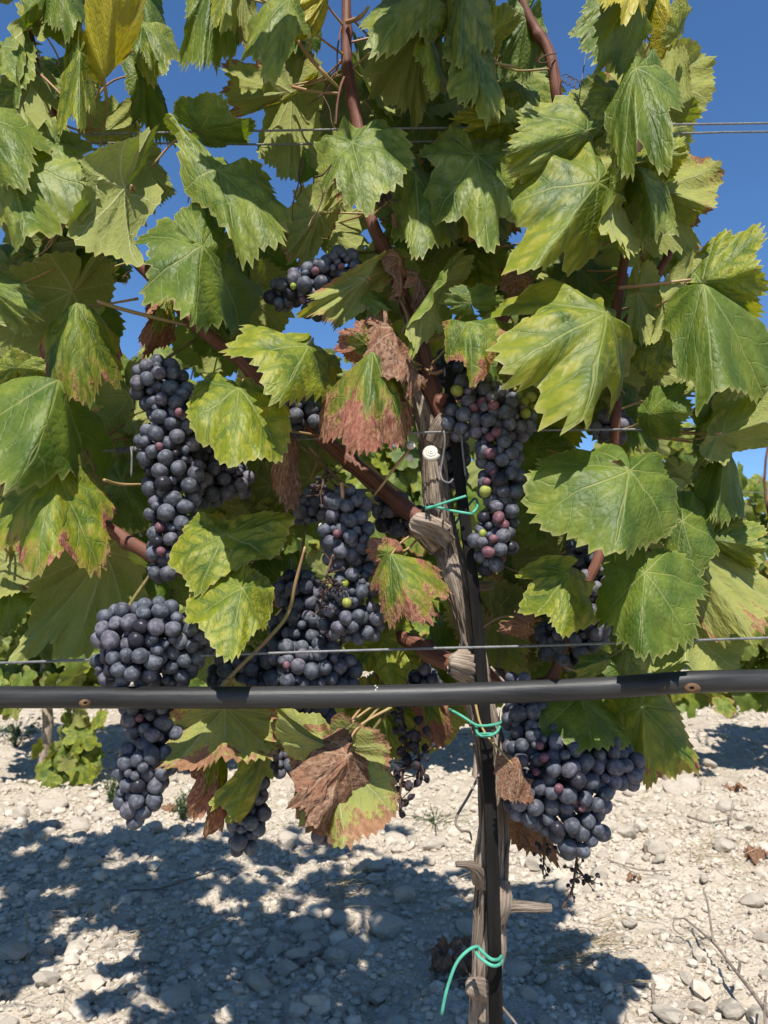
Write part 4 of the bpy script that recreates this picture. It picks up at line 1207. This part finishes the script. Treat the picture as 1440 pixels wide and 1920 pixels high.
# ------------------------------------------------------------------ ground litter
def gz(p, h=.004): return Vector((p.x, p.y, float(hgt(p.x, p.y)) + h))
def litter(name, label, cat, paths, mat, rr):
    mb = MB()
    for pth in paths:
        q = [gz(G(x, y), h) for (x, y, h) in pth]
        mb.tube(q, [rr] * (len(q) - 1) + [rr * .6], 30, 7)
    q0 = gz(G(*paths[0][0][:2]))
    return tag(mb.build(name, M[mat], None, True, tuple(q0)), label, cat)
# the twig at lower right sticks up towards the camera
tw = MB()
def TWP(x, y, dist):
    r = ray(x, y); return CAM + r * ((dist) / r.y)
tw.tube([TWP(1480, 1970, 1.20), TWP(1425, 1880, 1.33), TWP(1375, 1815, 1.43), TWP(1340, 1770, 1.52), TWP(1300, 1735, 1.60), TWP(1283, 1722, 1.63)], [.0036, .0034, .003, .0027, .0022, .0018], 40, 8)
tw.tube([TWP(1338, 1768, 1.52), TWP(1332, 1730, 1.55), TWP(1326, 1690, 1.58), TWP(1319, 1668, 1.60), TWP(1322, 1664, 1.60)], [.0024, .0022, .002, .0018, .001], 24, 7)
tw.tube([TWP(1283, 1722, 1.63), TWP(1266, 1724, 1.63), TWP(1262, 1738, 1.62), TWP(1272, 1750, 1.61), TWP(1282, 1752, 1.60)], [.0016, .0015, .0013, .0012, .001], 24, 6)
tw.tube([TWP(1383, 1826, 1.42), TWP(1387, 1812, 1.42), TWP(1386, 1800, 1.42)], [.0036, .003, .002], 10, 6)
tw.tube([TWP(1440, 1960, 1.22), TWP(1434, 1900, 1.30), TWP(1436, 1858, 1.34)], [.003, .0026, .002], 14, 6)
tag(tw.build('dry_twig', M['twig'], None, True, tuple(TWP(1480, 1970, 1.20))), 'long forked dry twig rising at the lower right of the ground', 'twig')
litter('dry_stick', 'thick short stick lying on shaded ground below the withered leaf', 'stick', [[(522, 1822, .008), (560, 1812, .01), (608, 1792, .012)]], 'twig', .008)
litter('dry_twig', 'thin dark twig on shaded ground left of centre', 'twig', [[(238, 1690, .02), (300, 1672, .02), (350, 1668, .03)], [(300, 1672, .02), (420, 1640, .015)]], 'twig', .0025)
litter('dry_twig', 'curved pale stem lying on sunlit ground at right', 'twig', [[(1224, 1842, .004), (1226, 1866, .006), (1240, 1886, .006), (1262, 1895, .004)]], 'twig', .003)
litter('dry_twig', 'thin crooked twig on sunlit ground right of the trunk', 'twig', [[(1290, 1545, .02), (1330, 1560, .02), (1370, 1548, .03)], [(1370, 1548, .03), (1376, 1536, .06)]], 'twig', .0035)
litter('dry_twig', 'thin straight twig on sunlit ground under the right bunch', 'twig', [[(1140, 1628, .01), (1200, 1632, .014), (1260, 1634, .01)]], 'twig', .002)
litter('dry_twig', 'fine twig stuck upright in soil at the far left', 'twig', [[(50, 1812, .0), (48, 1780, .03), (49, 1760, .06)]], 'straw', .002)
def fallen(label, x, y, s, tone, flat=True):
    J = gz(G(x, y), .016); a = random.uniform(0, 6.28)
    V = Vector((math.cos(a), math.sin(a), .1)) * s; U = Vector((-math.sin(a), math.cos(a), .1)) * s * .8
    co, f, uv, E, sd = leaf_arrays(J, J + V, J + V * .15 - U + Vector((0, 0, s * .16)), J + V * .15 + U + Vector((0, 0, s * .12)), False, .4, .1, .1, .9)
    o = obj('fallen_leaf', leaf_mesh('fallen_leaf', [(co, f, uv, E, sd, TONES[tone])]), None, None, J)
    tag(o, label, 'fallen leaf')
fallen('dark shrivelled leaf on shaded ground left of the trunk base', 842, 1812, .075, 'd')
fallen('dark reddish brown fallen leaf on the stony ground at far right', 1412, 1610, .05, 'd')
fallen('small brown fallen leaf in sun right of big stone', 1375, 1485, .05, 'd')
fallen('small scorched leaf lying among stones below the right bunch', 1190, 1648, .025, 'd')
fallen('curled brown leaf on bright ground behind low left bunch', 318, 1530, .04, 'd')
# straw and weeds
def straw():
    mb = MB(); rg = np.random.default_rng(4)
    for (x, y, n, sx, sy) in [(640, 1670, 70, 90, 30), (1040, 1800, 60, 60, 40), (1330, 1610, 50, 80, 30), (860, 1700, 35, 60, 30), (300, 1740, 24, 160, 60), (1150, 1780, 30, 200, 80), (720, 1850, 24, 200, 50), (500, 1620, 20, 150, 40), (1150, 1560, 24, 160, 40), (100, 1700, 20, 90, 60)]:
        for k in range(n):
            p = gz(G(x + rg.normal(0, sx * .6), min(1915, y + rg.normal(0, sy * .6))), .004)
            a = rg.normal(0, .9); ln = rg.uniform(.03, .13)
            dv = Vector((math.cos(a), math.sin(a) * .8, rg.uniform(0, .3))) * ln
            m_ = p + dv * .5 + Vector((rg.normal(0, .006), rg.normal(0, .006), .006))
            mb.tube([p, m_, p + dv + Vector((0, 0, -.004))], [.0009, .0008, .0004], 5, 4)
    o = mb.build('dry_grass', M['straw'], None, True); tag(o, 'thin dry grass stalks scattered over the stony ground', 'dry grass', None, 'stuff')
straw()
def weed(label, x, y, h, w, n):
    b = gz(G(x, y), 0); vs, fs = [], []; rg = np.random.default_rng(int(x))
    mb = MB()
    for k in range(n):
        a = rg.uniform(0, 6.28); top = b + Vector((math.cos(a) * w * rg.random(), math.sin(a) * w * rg.random(), h * rg.uniform(.5, 1)))
        mb.tube([b, (b + top) / 2 + Vector((0, 0, h * .1)), top], [.0016, .0012, .0007], 6, 4)
        for j in range(14):
            t = rg.uniform(.2, 1); p = b.lerp(top, t); e = Vector(rg.normal(size=3)).normalized() * h * .11; s = e.cross(Vector(rg.normal(size=3))).normalized() * h * .03
            mb.add([tuple(p), tuple(p + e * .5 + s), tuple(p + e), tuple(p + e * .5 - s)], [(0, 1, 2, 3)])
    tag(mb.build('weed', M['weed'], None, True, tuple(b)), label, 'weed')
weed('small grey-green weed behind the low left bunch', 207, 1505, .11, .05, 16)
weed('grey-green weed between the low left bunch and hanging leaf', 345, 1540, .10, .09, 22)
weed('low green weed at the foot of pale stones in the centre', 815, 1545, .05, .16, 22)
weed('green weed on the far sunny ground at right edge', 1370, 1345, .12, .18, 20)
weed('small weed under the left background vine', 30, 1400, .18, .2, 16)

# ------------------------------------------------------------------ other vines
def back_vine(x, y, label, zlo=.55, zhi=1.8, half=.45, n=230, size=.085, group=None, tones='ggyypbk', bunches=4, lean=0.0, shoot=False, thick=.16):
    e = empty('grapevine', (x, y, float(hgt(x, y))))
    tag(e, label, 'grapevine', group)
    rg = np.random.default_rng(int(abs(x * 991) + y * 77))
    b = Vector((x, y, 0))
    mb = MB().tube([b + Vector((0, 0, -.02)), b + Vector((.015, 0, .2)), b + Vector((-.01, .01, .42)), b + Vector((.02 + lean, 0, .7)), b + Vector((lean, 0, 1.0))], [.022, .020, .019, .018, .012], 60, 12,
                   lambda th, s: .2 * fbm(np.cos(th) * 2, np.sin(th) * 2, np.full_like(th, s * 12), 2))
    o = mb.build('trunk', M['bark'], e); o.location = -Vector(e.location)
    mb = MB()
    for s in (-1, 1):
        for k in range(2):
            mb.tube([b + Vector((0, 0, .62 + .1 * k)), b + Vector((s * half * .5, rg.normal(0, .03), .72 + .2 * k)), b + Vector((s * half * .8, rg.normal(0, .05), 1.2)), b + Vector((s * half * rg.uniform(.3, .9), 0, zhi))], [.009, .008, .006, .003], 20, 6)
    o = mb.build('canes', M['cane'], e); o.location = -Vector(e.location)
    def fn(r_):
        while True:
            u, v = r_.uniform(-1, 1), r_.uniform(0, 1)
            wv = .75 + .35 * math.sin(v * 3.0 + x) 
            if vnoise(np.array([u * 2.5 + x * 7]), np.array([v * 5.0 + y]))[0] > -.35 or r_.random() < .3:
                return np.array([x + u * half * wv, y + r_.normal(0, thick * .6), zlo + (zhi - zlo) * v])
    o = obj('foliage', bulk_leaves(n, fn, size, tones, 14), None, e); o.location = -Vector(e.location)
    if shoot:
        def fs(r_): return np.array([x + .16 + r_.normal(0, .09), y - .15 + r_.normal(0, .06), r_.uniform(.03, .32)])
        o = tag(obj('basal_shoot', bulk_leaves(30, fs, .065, 'gyyg', 14), None, e), None, None, None, 'stuff'); o.location = -Vector(e.location)
    for k in range(bunches):
        c = np.array([x + rg.uniform(-.8, .8) * half, y - rg.uniform(.02, .18), rg.uniform(.52, .78)])
        vs, fsx, nn = [], [], 0
        v0, f0 = unit_arrays(1)
        for j in range(34):
            t = rg.random(); p = c + np.array([rg.normal(0, .03 * (1.15 - t)), rg.normal(0, .03 * (1.15 - t)), .07 - .17 * t])
            vs.append(v0 * .0095 + p); fsx.append(f0 + nn); nn += len(v0)
        o = obj('grape_bunch', mesh_fast('grape_bunch', np.vstack(vs), np.vstack(fsx)), M['grape'], e); o.location = -Vector(e.location)
    return e
Y2 = 2.3
g2 = 'vines of the next row'
back_vine(-2.35, Y2, 'blurred grapevine of the next row at the far left edge', .31, 1.8, .5, 320, group=g2)
back_vine(-1.40, Y2, 'background grapevine at left with bare brown trunk and green basal shoot', .31, 1.85, .5, 460, group=g2, shoot=True)
back_vine(-.55, Y2 + .05, 'background grapevine glimpsed behind the left bunches', .31, 1.82, .5, 460, group=g2)
back_vine(.38, Y2, 'background grapevine glimpsed left and right of the trunk', .31, 1.75, .5, 460, group=g2)
back_vine(1.15, Y2, 'low background grapevine behind the right leaves', .31, 1.42, .45, 260, group=g2)
back_vine(2.0, Y2, 'taller background grapevine cut by the right edge', .31, 1.8, .45, 320, group=g2)
back_vine(-3.25, Y2, 'outermost left grapevine of the next row, past the far left one', .31, 1.8, .5, 300, group=g2)
back_vine(2.92, Y2, 'outermost right grapevine of the next row, past the tall one', .31, 1.8, .5, 300, group=g2)
g3 = 'vines of the third row'
for k in range(8):
    back_vine(-3.6 + k * .95, 4.7, 'hazy small grapevine two rows behind, among its row of lookalikes', .28, 1.65, .52, 210, .10, group=g3, bunches=1)
def far_fn(rg):
    y = 7.1 + 2.4 * int(rg.integers(4)); return np.array([rg.uniform(-1, 1) * (3 + y * 1.25), y + rg.normal(0, .12), rg.uniform(.35, 1.7)])
tag(obj('distant_vine_rows', bulk_leaves(4200, far_fn, .15, 'ggyyp', 10)), 'distant rows of green vines behind everything', 'vine rows', None, 'stuff')
# neighbours in the same row, beyond the frame's edges
back_vine(-1.05, .02, 'neighbouring grapevine just beyond the left edge of the front row', .55, 2.3, .50, 310, .08, bunches=3, thick=.14)
back_vine(1.32, .05, 'neighbouring grapevine just beyond the right edge of the front row', .55, 1.35, .38, 90, .08, bunches=3, thick=.12)
# post in the next row
t = MB(); c = G(146, 1400); t.box((c.x, 3.6, .6), (.018, .012, .62))
t.box((c.x + .016, 3.6 - .012, .6), (.003, .014, .62))
tag(t.build('metal_post', M['post'], None, False, (c.x, 3.6, 0)), 'grey metal trellis post standing behind the left background vine', 'post')
thing_strand('trellis_wire', 'thin far trellis wire in the next row at right', 'wire', [], 0, 'wire') if False else None
q = [Vector((-4, Y2 - .05, 1.17)), Vector((0, Y2 - .05, 1.165)), Vector((4, Y2 - .05, 1.17))]
tag(MB().tube(q, .0016, 30, 6).build('trellis_wire', M['wire'], None, True, tuple(q[0])), 'thin blurred trellis wire of the next row, seen at right', 'wire')
print('GRAPES', GRAPES, 'LEAVES', LEAF_N[0])
